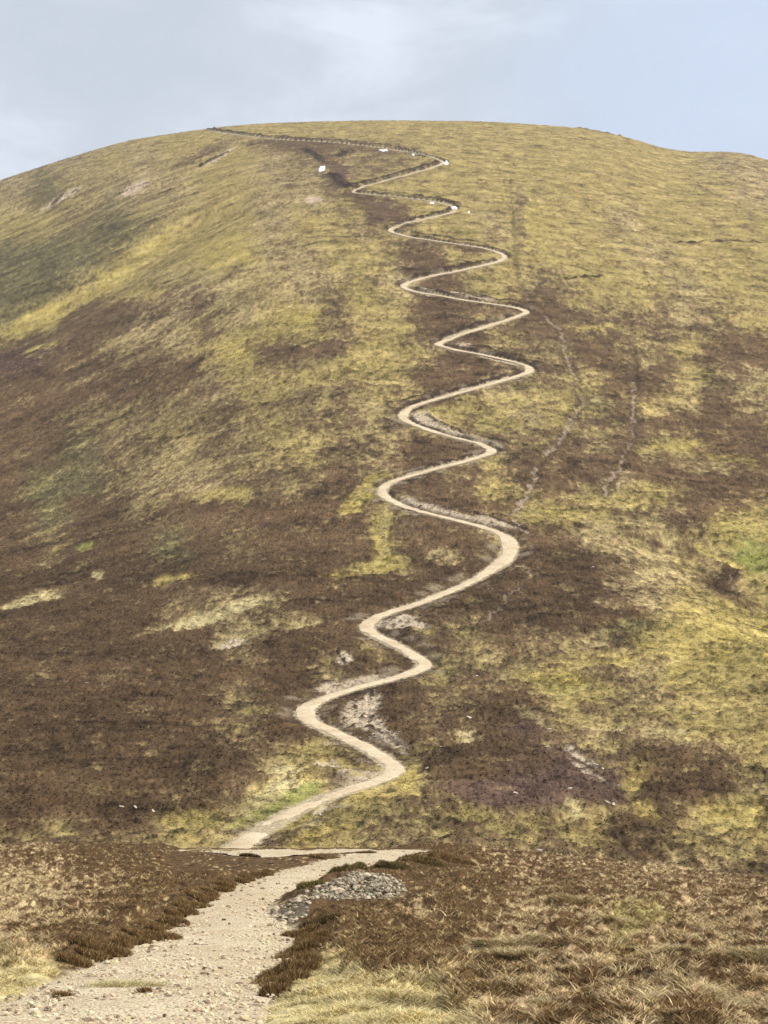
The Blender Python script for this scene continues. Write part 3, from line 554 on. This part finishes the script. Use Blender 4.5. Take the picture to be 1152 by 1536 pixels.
# ------------------------------------------------------------------ pebbles on the near path
n = 46000; x, y, r = scatter(n, 14, 68, 2); nd_, = nearest(x, y, ND); ok = nd_ < rng.uniform(-.3, .12, n); x, y, r = x[ok], y[ok], r[ok]; n = len(x)
tet = np.array([(1, 0, -.3), (-.5, .87, -.3), (-.5, -.87, -.3), (.5, .5, .55), (-.6, .1, .6), (.35, -.6, .5)])
fc = np.array([(0, 1, 3), (1, 4, 3), (1, 2, 4), (2, 5, 4), (2, 0, 5), (0, 3, 5), (3, 4, 5)])
sz = (.009+.030*rng.uniform(0, 1, n)**7)*(1+r/70); an = rng.uniform(0, 6.28, n); c_, s_ = np.cos(an), np.sin(an); sxx = rng.uniform(.7, 1.5, n)
vx = tet[None, :, 0]*sxx[:, None]; vy = tet[None, :, 1]
az_ = np.arctan2(x, y); z = H0(az_, np.hypot(x, y))-.005+.0*x
V = np.stack([x[:, None]+(vx*c_[:, None]-vy*s_[:, None])*sz[:, None], y[:, None]+(vx*s_[:, None]+vy*c_[:, None])*sz[:, None], z[:, None]+tet[None, :, 2]*sz[:, None]*.8], -1).reshape(-1, 3)
Fp = (fc[None]+(np.arange(n)*6)[:, None, None]).reshape(-1, 3)
pc = np.where(rng.uniform(0, 1, (n, 1)) < .25, S(150, 128, 108), S(218, 201, 168)); pc = jit(pc*GAIN, .13, .04)
mesh_from('gravel', V, Fp, np.repeat(pc, 6, 0), M_peb, False, 'stuff')

# small broken bits between the stones of the heap
def fill(poly, n):
    out = []; lo = poly.min(0); hi = poly.max(0)
    while len(out) < n:
        p = rng.uniform(lo, hi)
        if inside(np.array([p[0]]), np.array([p[1]]), poly)[0]: out.append(p)
    return out
pp = np.array(fill(heap_out, 1500)+fill(tail_out, 260)); n = len(pp); rel = -sdist(pp[:, 0], pp[:, 1], heap_out)
zz = height(pp[:, 0], pp[:, 1])+np.clip(rel*.25, 0, .10)+rng.uniform(-.01, .03, n); sz = rng.uniform(.022, .05, n); an = rng.uniform(0, 6.28, n); c_, s_ = np.cos(an)[:, None], np.sin(an)[:, None]
V = np.stack([pp[:, :1]+(tet[None, :, 0]*1.3*c_-tet[None, :, 1]*s_)*sz[:, None], pp[:, 1:]+(tet[None, :, 0]*1.3*s_+tet[None, :, 1]*c_)*sz[:, None], zz[:, None]+tet[None, :, 2]*sz[:, None]], -1).reshape(-1, 3)
pc = S(120, 108, 90)*(1-rng.uniform(0, 1, (n, 1)))+S(200, 184, 156)*rng.uniform(0, 1, (n, 1)); pc = jit(np.clip(pc, .02, .6)*GAIN, .15, .03)
mesh_from('rubble', V, (fc[None]+(np.arange(n)*6)[:, None, None]).reshape(-1, 3), np.repeat(pc, 6, 0), M_peb, False, 'stuff')

# ------------------------------------------------------------------ stones
import bmesh
def rock_mesh(name, seed, mat, flat=.6):
    rd = random.Random(seed); bm = bmesh.new()
    for _ in range(22):
        v = np.array([rd.gauss(0, 1) for _ in range(3)]); v /= np.linalg.norm(v); v *= rd.uniform(.8, 1.05); bm.verts.new((v[0]*rd.uniform(.95, 1.1), v[1]*.75, v[2]*flat))
    res = bmesh.ops.convex_hull(bm, input=bm.verts); loose = [v for v in bm.verts if not v.link_faces]; bmesh.ops.delete(bm, geom=loose, context='VERTS')
    bmesh.ops.bevel(bm, geom=list(bm.edges), offset=.05, segments=1, affect='EDGES')
    me = bpy.data.meshes.new(name); bm.to_mesh(me); bm.free(); me.materials.append(mat); return me
RM = [rock_mesh('stone', 100+k, M_rock, [.45, .6, .75][k % 3]) for k in range(12)]
RP = [rock_mesh('boulder', 200+k, M_pale, .6) for k in range(5)]; RD = [rock_mesh('stone', 300+k, M_dark, .6) for k in range(3)]
def put(name, me, x, y, z, s, label, cat, group=None):
    o = bpy.data.objects.new(name, me); COL.objects.link(o); o.location = (x, y, z); o.scale = (s,)*3 if np.isscalar(s) else s
    o.rotation_euler = (random.uniform(-.4, .4), random.uniform(-.4, .4), random.uniform(0, 6.28)); o['label'] = label; o['category'] = cat
    if group: o['group'] = group
    return o
# the heap: laid in image-free ground coordinates, an oval mound with a thin tail towards the path
def fill(poly, n):
    out = []; lo = poly.min(0); hi = poly.max(0)
    while len(out) < n:
        p = rng.uniform(lo, hi)
        if inside(np.array([p[0]]), np.array([p[1]]), poly)[0]: out.append(p)
    return out
hc_ = heap_out.mean(0)
for p in fill(heap_out, 210):
    rel = float(sdist(np.array([p[0]]), np.array([p[1]]), heap_out)[0]); s = random.choice([.05, .055, .06, .07, .08, .095])
    z = float(height(p[0], p[1]))+min(.10, -rel*.25)+random.uniform(.0, .05)
    put('stone', random.choice(RM), p[0], p[1], z, (s*random.uniform(.9, 1.5), s, s), 'grey angular stone in the heap beside the gravel path', 'stone', 'stones in the grey heap')
for p in fill(tail_out, 72):
    s = random.choice([.04, .05, .06, .08])
    put('stone', random.choice(RM), p[0], p[1], float(height(p[0], p[1]))+random.uniform(.01, .05), (s*1.3, s, s*.9), 'grey stone spilled from the heap onto the path edge', 'stone', 'stones spilled at the path edge')
for (a, b, s, mats, lab) in [(336, 1382, .055, RD, 'dark reddish stone lying alone in the middle of the gravel path'), (404, 1389, .06, RM, 'flat dark stone lying on the path just below the spilled stones'),
                             (451, 1362, .11, RP, 'largest pale rounded stone at the joint of heap and spill'), (344, 1387, .035, RD, 'small dark chip just right of the lone reddish stone'), (372, 1365, .05, RP, 'pale stone on the path left of the spilled stones'),
                             (303, 1320, .10, RP, 'pale boulder half hidden in brown heather left of the path'), (247, 1525, .03, RD, 'small dark stone near the bottom of the gravel path'), (312, 1462, .025, RD, 'tiny dark stone in the lower middle of the gravel path')]:
    x_, y_ = gp(a, b); put('stone' if s < .1 else 'boulder', random.choice(mats), x_, y_, float(H0(math.atan2(x_, y_), math.hypot(x_, y_)))+s*.35+(.12 if a == 303 else 0), s, lab, 'stone' if s < .1 else 'boulder')
hb = [(704, 1083, .26, 'round pale boulder in dark heather right of the lower bends'), (661, 1124, .14, 'small pale stone in heather right of the first bend'), (824, 1102, .2, 'pale boulder at the top of the purple heather patch'),
      (820, 1126, .18, 'pale boulder inside the upper purple heather patch'), (822, 1143, .16, 'lower small pale stone in the purple heather patch'), (893, 1154, .24, 'larger of two pale boulders on the purple patch edge'),
      (904, 1160, .18, 'smaller of two pale boulders on the purple patch edge'), (926, 1183, .2, 'flat pale stone at the lower tip of the purple patch'), (906, 1113, .3, 'long pale flat rock in the yellow grass right of the heather'),
      (810, 1281, .24, 'white stone on the slope just beyond the near brow'), (773, 1200, .18, 'white stone at the left rim of the purple heather'), (752, 1025, .18, 'pale stone on the grass edge right of the upper bend'),
      (715, 1019, .18, 'pale stone in heather right of the upper hairpin'), (902, 808, .35, 'pale rock above the tan grass on the right slope'), (970, 806, .2, 'small white stone on the tan grass of the right slope'), (889, 854, .2, 'white stone alone in brown heather on the right slope'),
      (908, 723, .4, 'pale rock at the foot of the worn line on the right'), (130, 1031, .2, 'whitish stone in the dark heather of the left slope'), (152, 1033, .2, 'pale stone right of the whitish one in the left heather'), (182, 1219, .2, 'pale stone in heather low on the left slope'),
      (203, 1218, .22, 'whiter stone beside the low left heather stone'), (230, 1223, .2, 'rightmost pale stone low in the left heather'), (187, 586, .5, 'pale rock high on the brown left slope'), (1040, 1072, .25, 'bleached rock at the edge of the bright grass'),
      (855, 1193, .2, 'pale stone below the purple patch boulders'), (912, 1212, .24, 'long white stone on the dark line under the purple patch'), (920, 1213, .2, 'short white stone touching the dark line under the purple patch'), (640, 1160, .15, 'pale stone on grass right of the first bend'),
      (480, 1225, .16, 'pale stone below the lowest straight of the path')]
for a, b, s, lab in hb:
    x_, y_ = ground_at(a, b, **HR); put('boulder', random.choice(RP), x_, y_, float(height(x_, y_))+s*.35, (s*1.3, s, s), lab, 'boulder')
for grp, lab, lst, n in [('rubble on the lower scar', 'pale rubble stone on the bare scar between the lower bends', [(548, 1075, 24, 18), (575, 1105, 36, 7), (530, 1028, 40, 4)], 60),
                         ('rubble under the peat edge', 'pale rubble stone under the peat edge above the middle path', [(615, 758, 14, 5), (660, 768, 40, 5), (720, 780, 40, 4)], 40),
                         ('rubble inside the upper middle bend', 'pale rubble stone in the bare ground inside the upper middle bend', [(632, 628, 13, 10), (665, 645, 30, 6)], 40),
                         ('stones along the path edge', 'pale stone lying along the lower edge of the zigzag path', [(640, 908, 40, 2), (700, 885, 40, 4), (600, 1018, 40, 3), (720, 590, 60, 3), (600, 640, 12, 6)], 40)]:
    for k in range(n):
        cx_, cy_, rx, ry = random.choice(lst); x_, y_ = ground_at(cx_+random.uniform(-rx, rx), cy_+random.uniform(-ry, ry), **HR)
        pd1, = nearest(np.array([x_]), np.array([y_]), PD)
        if pd1[0] < .2: continue
        s = random.uniform(.08, .2)*np.interp(y_, [150, 450], [.9, 1.5]); put('rock', random.choice(RP), x_, y_, float(height(x_, y_))+s*.2, (s*1.4, s, s*.8), lab, 'rock', grp)

# snow patches
def snow(px_, py_, wx, wy, label):
    cx_, cy_ = ground_at(px_, py_, **HR); r_ = math.hypot(cx_, cy_); nseg = 26; rings = 5; vs = [(cx_, cy_, float(height(cx_, cy_))+.35)]; fs = []
    hw_ = wx/F*r_; x2, y2 = ground_at(px_, py_-wy, **HR); hd = max(1.2, math.hypot(x2-cx_, y2-cy_))
    for k in range(1, rings+1):
        for j in range(nseg):
            a_ = 2*math.pi*j/nseg; w_ = (1+.25*float(perlin(np.array([math.cos(a_)*1.3+px_]), np.array([math.sin(a_)*1.3+py_]), 3)[0]))*k/rings
            xx, yy = cx_+math.cos(a_)*hw_*w_, cy_+math.sin(a_)*hd*w_; vs.append((xx, yy, float(height(xx, yy))+(.38*(1-(k/rings)**3)-.05)))
    me = bpy.data.meshes.new('snow_patch'); fs = [(0, 1+j, 1+(j+1) % nseg) for j in range(nseg)]
    for k in range(rings-1):
        for j in range(nseg): a0 = 1+k*nseg+j; a1 = 1+k*nseg+(j+1) % nseg; fs.append((a0, a0+nseg, a1+nseg, a1))
    me.from_pydata(vs, [], fs); me.materials.append(M_snow); me.polygons.foreach_set('use_smooth', [True]*len(fs))
    o = bpy.data.objects.new('snow_patch', me); COL.objects.link(o); o['label'] = label; o['category'] = 'snow patch'; o['group'] = 'snow patches near the summit'
for a in [(483, 253.5, 5.5, 4.5, 'roundest snow patch, alone on the grey scree left of the path'), (575, 226, 7.5, 2, 'long thin snow patch under the topmost stretch of path'), (620, 233, 2.5, 1.2, 'tiny snow speck right of the long thin patch'),
          (669, 245, 4, 2, 'small snow patch at the uppermost right bend'), (648, 304, 3.5, 1.3, 'small snow patch above the path before the second right bend'), (681, 312, 6, 2.4, 'snow patch inside the second right bend'), (703, 318, 2, 1, 'tiny snow speck beyond the second right bend')]: snow(*a)

# ------------------------------------------------------------------ plants that stand out one by one
def clump(name, px_, py_, rad, ht, cA, cB, label, cat, nb=2600, kind='heather', stretch=1.0, wb=.014, rmax=66):
    cx_, cy_ = ground_at(px_, py_, rmax=rmax) if rmax < 100 else ground_at(px_, py_, rmin=112)
    u = rng.uniform(0, 2*math.pi, nb); q = np.sqrt(rng.uniform(0, 1, nb)); lump = 1+.25*perlin(np.cos(u)*1.5+px_, np.sin(u)*1.5, 5)
    dx = np.cos(u)*q*rad*stretch*lump; dy = np.sin(u)*q*rad*lump; zb = height(cx_+dx, cy_+dy)
    dome = ht*np.sqrt(np.clip(1-q*q, 0, 1))*(.8+.3*perlin((cx_+dx)/.15, (cy_+dy)/.15, 9))
    o0 = np.array([cx_, cy_, float(height(cx_, cy_))])
    # solid cushion core
    ns, nr = 22, 7; core = [(0, 0, float(height(cx_, cy_))+ht*.8-o0[2])]; fs = []
    for k in range(1, nr+1):
        for j in range(ns):
            a_ = 2*math.pi*j/ns; qq = k/nr; lm = 1+.25*float(perlin(np.array([math.cos(a_)*1.5+px_]), np.array([math.sin(a_)*1.5]), 5)[0])
            xx = math.cos(a_)*qq*rad*.93*stretch*lm; yy = math.sin(a_)*qq*rad*.93*lm; core.append((xx, yy, float(height(cx_+xx, cy_+yy))+ht*.8*math.sqrt(max(0, 1-qq*qq))-.04*qq-o0[2]+random.uniform(-.02, .02)))
    tri = [(0, 1+j, 1+(j+1) % ns, 1+(j+1) % ns) for j in range(ns)]
    for k in range(nr-1):
        for j in range(ns): a0 = 1+k*ns+j; a1 = 1+k*ns+(j+1) % ns; tri.append((a0, a0+ns, a1+ns, a1))
    P = np.stack([dx, dy, zb+dome*.85-o0[2]], -1); C = jit((cA*rng.uniform(0, 1, (nb, 1))+cB*(1-0))/2 if False else (cA+(cB-cA)*rng.uniform(0, 1, (nb, 1)))*GAIN, .28); pl_ = rng.uniform(0, 1, nb) < .10; C[pl_] = S(186, 160, 116)*GAIN; gn2 = rng.uniform(0, 1, nb) < .10; C[gn2] = S(96, 92, 56)*GAIN
    Hh = rng.uniform(.02, .085, nb)*(1.8 if kind == 'grass' else 1); Wd = wb*rng.uniform(.8, 1.5, nb)
    out = np.stack([dx/rad, dy/rad, np.zeros(nb)], -1); segs = 2; th = rng.uniform(0, 6.28, nb); side = np.stack([np.cos(th), np.sin(th), 0*th], -1)
    rows = []
    for k in range(3):
        t = k/2; c = P+np.array([0, 0, 1.])*(Hh*(t-.4*t*t*(kind == 'grass')))[:, None]+(out*.6+.25*rng.normal(0, 1, (nb, 3))*[1, 1, 0])*(Hh*t*(1.6 if kind == 'grass' else .7))[:, None]
        wv = Wd*(1-.85*t); rows += [c-side*(wv/2)[:, None], c+side*(wv/2)[:, None]]
    Vb = np.stack(rows, 1).reshape(-1, 3); b = (np.arange(nb)*6)[:, None]+len(core); qb = np.concatenate([b+np.array([0, 1, 3, 2]), b+np.array([2, 3, 5, 4])])
    Vall = np.vstack([np.array(core), Vb]); Call = np.vstack([np.tile((cA+cB)/2*GAIN*.8, (len(core), 1)), np.repeat(C, 6, 0)])
    me = bpy.data.meshes.new(name); fl = [(a_, b_, c_) if c_ == d_ else (a_, b_, c_, d_) for a_, b_, c_, d_ in tri]+[tuple(int(z_) for z_ in z) for z in qb]
    me.from_pydata(Vall.tolist(), [], fl); at_ = me.color_attributes.new('Tint', 'FLOAT_COLOR', 'POINT'); c4 = np.ones((len(Vall), 4), np.float32); c4[:, :3] = Call; at_.data.foreach_set('color', c4.ravel())
    me.materials.append(M_blade); o = bpy.data.objects.new(name, me); COL.objects.link(o); o.location = o0; o['label'] = label; o['category'] = cat
    return o
HA, HB = S(108, 84, 54), S(160, 128, 86); DA, DB = S(78, 66, 44), S(134, 118, 74); SA, SB_ = S(176, 152, 106), S(228, 210, 166); OA, OB = S(110, 98, 56), S(160, 146, 84)
for a in [('heather_bush', 374, 1287, .22, .08, DA, S(80, 52, 36), 'small dark heather bush on the pale strip at the brow', 'heather bush', 1500),
          ('heather_bush', 548, 1279, .25, .05, DA, HA, 'low heather bush where the strip joins the wide path', 'heather bush', 2200),
          ('heather_bush', 490, 1287, .35, .05, HA, HB, 'russet heather wedge between pale strip and wide path', 'heather bush', 2600),
          ('heather_bush', 585, 1320, .34, .15, DA, DB, 'dark green-brown heather bush just above the stone heap', 'heather bush', 3200),
          ('heather_bush', 632, 1313, .5, .15, HA, DB, 'big brown heather bush capping the bank by the brow', 'heather bush', 4200),
          ('heather_bush', 672, 1305, .5, .14, HA, HB, 'rightmost heather bush on the bank by the brow', 'heather bush', 3600),
          ('heather_bush', 522, 1325, .36, .15, DA, OB, 'mossy heather bush along the path above the heap', 'heather bush', 2600),
          ('heather_bush', 476, 1341, .32, .13, S(80, 70, 44), OB, 'mossy dark bush nearest the spilled stones', 'heather bush', 2400),
          ('heather_bush', 217, 1486, .035, .03, HA, HB, 'brown twig tuft on the pale grass island in the path', 'heather bush', 500),
          ('grass_tussock', 300, 1277, .3, .10, SA, SB_, 'straw tussock at the left end of the pale strip on the brow', 'grass tussock', 1200),
          ('grass_tussock', 345, 1277, .2, .07, SA, SB_, 'low straw tussock on the brow just left of the hill path', 'grass tussock', 900),
          ('heather_bush', 455, 1276, .3, .07, HA, HB, 'thin heather bush on the far rim of the pale strip', 'heather bush', 900),
          ('heather_bush', 93, 1492, .045, .035, HA, HB, 'brown twig tuft at the path edge, lower left corner', 'heather bush', 500),
          ('heather_bush', 464, 1394, .10, .07, DA, HA, 'tiny dark heather bush at the path edge under the heap', 'heather bush', 700),
          ('heather_bush', 490, 1400, .17, .08, DA, HA, 'small heather bush right of the tiny one under the heap', 'heather bush', 1100),
          ('heather_bush', 435, 1466, .22, .14, HA, HB, 'russet heather bush bulging into the right path edge', 'heather bush', 2600),
          ('heather_bush', 262, 1386, .2, .12, HA, HB, 'heather bush jutting into the left path edge', 'heather bush', 1800),
          ('heather_bush', 228, 1408, .32, .14, HA, HB, 'widest heather bush along the left path edge', 'heather bush', 3000),
          ('heather_bush', 150, 1432, .3, .13, HA, HB, 'lowest heather bush along the left path edge', 'heather bush', 3000),
          ('grass_tussock', 757, 1446, .28, .16, SA, SB_, 'large bleached tussock right of the russet heather band', 'grass tussock', 3400),
          ('grass_tussock', 775, 1470, .16, .1, SA, SB_, 'smaller bleached tussock just below the large one', 'grass tussock', 1600),
          ('grass_tussock', 1056, 1526, .18, .13, SA, SB_, 'pale spiky tussock at the bottom right', 'grass tussock', 1800),
          ('grass_tussock', 1145, 1476, .2, .13, SA, SB_, 'bleached tussock at the right frame edge', 'grass tussock', 1800),
          ('grass_tussock', 927, 1405, .26, .13, SA, SB_, 'bleached tussock in the middle of the right moor', 'grass tussock', 2000),
          ('grass_tussock', 985, 1456, .2, .09, SA, SB_, 'flat bleached tussock left of a smaller twin', 'grass tussock', 1500),
          ('grass_tussock', 1028, 1462, .14, .08, SA, SB_, 'small flat tussock right of its larger twin', 'grass tussock', 1200),
          ('grass_tussock', 852, 1372, .3, .13, SA, SB_, 'bleached tussock behind the green mossy spot', 'grass tussock', 2000),
          ('grass_tussock', 185, 1478, .22, .03, S(190, 176, 130), S(216, 204, 154), 'pale flat grass island lying in the gravel path', 'grass tussock', 2200)]:
    clump(*a[:9], nb=int(a[9]*1.7), kind='grass' if a[0] == 'grass_tussock' else 'heather', wb=.008 if a[0] == 'grass_tussock' else .012, stretch=1.25)

hz = bpy.data.meshes.new('haze'); hv = [(a, b, c) for a in (-15000, 15000) for b in (-15000, 15000) for c in (float(Z.min())-5, max(float(Z.max()), 5)+5)]
hz.from_pydata(hv, [], [(0, 1, 3, 2), (4, 6, 7, 5), (0, 4, 5, 1), (2, 3, 7, 6), (0, 2, 6, 4), (1, 5, 7, 3)]); ho = bpy.data.objects.new('haze', hz); COL.objects.link(ho); ho['kind'] = 'stuff'
mh = bpy.data.materials.new('haze'); mh.use_nodes = True; nh = mh.node_tree; nh.nodes.remove(nh.nodes['Principled BSDF']); pv = N(nh, 'ShaderNodeVolumePrincipled'); pv.inputs['Density'].default_value = HAZE; pv.inputs['Color'].default_value = (.93, .95, 1, 1)
nh.links.new(pv.outputs['Volume'], nh.nodes['Material Output'].inputs['Volume']); hz.materials.append(mh)
for P_, side, lab, grp, r0_, r1_, nn in [(LE, -1, 'low brown heather bush lining the left edge of the gravel path', 'heather bushes lining the left path edge', 24, 52, 26), (RE, 1, 'low brown heather bush lining the right edge of the gravel path', 'heather bushes lining the right path edge', 19.5, 30, 9)]:
    rr2 = np.hypot(P_[:, 0], P_[:, 1]); idx = np.where((rr2 > r0_) & (rr2 < r1_))[0]
    for k in np.linspace(idx[0], idx[-1], nn).astype(int):
        rad = random.uniform(.10, .24); x_ = P_[k, 0]+side*random.uniform(.02, .22); y_ = P_[k, 1]+random.uniform(-.3, .3)
        a_ = math.atan2(x_, y_); zz = float(H0(a_, math.hypot(x_, y_))); q1, q2 = proj(a_, zz/math.hypot(x_, y_))
        o = clump('heather_bush', float(q1), float(q2), rad, random.uniform(.06, .13), HA*random.uniform(.85, 1.05), HB*random.uniform(.85, 1.1), lab, 'heather bush', nb=int(9000*rad), wb=.010, stretch=random.uniform(1, 1.5)); o['group'] = grp
# ------------------------------------------------------------------ sky, sun, camera
W = bpy.data.worlds.new('World'); sc.world = W; W.use_nodes = True; nt = W.node_tree; L = nt.links.new
SUN_EL, SUN_AZ = 42, 108      # degrees; azimuth clockwise from straight ahead
bg = nt.nodes['Background']; sk = N(nt, 'ShaderNodeTexSky'); sk.sky_type = 'NISHITA'; sk.sun_disc = False; sk.sun_elevation = R(SUN_EL); sk.sun_rotation = R(SUN_AZ)
bg.inputs['Strength'].default_value = .1
tc = N(nt, 'ShaderNodeTexCoord'); mp = N(nt, 'ShaderNodeMapping'); mp.inputs['Scale'].default_value = (1, 1, 2.2); L(tc.outputs['Generated'], mp.inputs['Vector'])
n1_ = N(nt, 'ShaderNodeTexNoise'); n1_.inputs['Scale'].default_value = 9; n1_.inputs['Detail'].default_value = 6; n1_.inputs['Roughness'].default_value = .58; n1_.inputs['Distortion'].default_value = .3; L(mp.outputs['Vector'], n1_.inputs['Vector'])
cl = N(nt, 'ShaderNodeValToRGB'); e = cl.color_ramp.elements
e[0].position = .36; e[0].color = (*(S(198, 207, 218)*9), 1); e[1].position = .66; e[1].color = (*(S(219, 227, 238)*9.6), 1); q_ = e.new(.5); q_.color = (*(S(204, 212, 223)*9), 1)
L(n1_.outputs['Fac'], cl.inputs['Fac'])
# a blue-white gap in the cloud to the right
sep = N(nt, 'ShaderNodeSeparateXYZ'); L(tc.outputs['Generated'], sep.inputs[0])
n3_ = N(nt, 'ShaderNodeTexNoise'); n3_.inputs['Scale'].default_value = 9; n3_.inputs['Detail'].default_value = 5; L(tc.outputs['Generated'], n3_.inputs['Vector'])
ma = N(nt, 'ShaderNodeMath'); ma.operation = 'MULTIPLY_ADD'; L(n3_.outputs['Fac'], ma.inputs[0]); ma.inputs[1].default_value = .16; L(sep.outputs[0], ma.inputs[2])
mr = N(nt, 'ShaderNodeMapRange'); mr.interpolation_type = 'SMOOTHSTEP'; mr.inputs['From Min'].default_value = .10; mr.inputs['From Max'].default_value = .24; mr.inputs['To Min'].default_value = .0; mr.inputs['To Max'].default_value = .85; L(ma.outputs[0], mr.inputs['Value'])
bl = N(nt, 'ShaderNodeMix'); bl.data_type = 'RGBA'; L(mr.outputs['Result'], bl.inputs['Factor']); L(cl.outputs['Color'], bl.inputs['A']); bl.inputs['B'].default_value = (*(S(203, 217, 239)*9), 1)
mxs = N(nt, 'ShaderNodeMix'); mxs.data_type = 'RGBA'; mxs.inputs['Factor'].default_value = .93; L(sk.outputs['Color'], mxs.inputs['A']); L(bl.outputs['Result'], mxs.inputs['B']); L(mxs.outputs['Result'], bg.inputs['Color'])
ld = bpy.data.lights.new('sun', 'SUN'); ld.energy = 3.9; ld.angle = R(3); ld.color = (1, .93, .81); lo_ = bpy.data.objects.new('sun', ld); COL.objects.link(lo_)
from mathutils import Vector
sd = Vector((math.sin(R(SUN_AZ))*math.cos(R(SUN_EL)), math.cos(R(SUN_AZ))*math.cos(R(SUN_EL)), math.sin(R(SUN_EL)))); lo_.rotation_euler = sd.to_track_quat('Z', 'Y').to_euler()
cd = bpy.data.cameras.new('camera'); cam = bpy.data.objects.new('camera', cd); COL.objects.link(cam); cam.rotation_euler = (math.pi/2+PITCH, 0, 0)
cd.sensor_fit = 'HORIZONTAL'; cd.sensor_width = 36; cd.lens = 36*F/1152; cd.clip_start = .5; cd.clip_end = 40000
sc.camera = cam; sc.render.resolution_x = 768; sc.render.resolution_y = 1024
sc.view_settings.view_transform = 'Standard'; sc.view_settings.look = 'None'; sc.view_settings.exposure = .32; sc.view_settings.gamma = 1
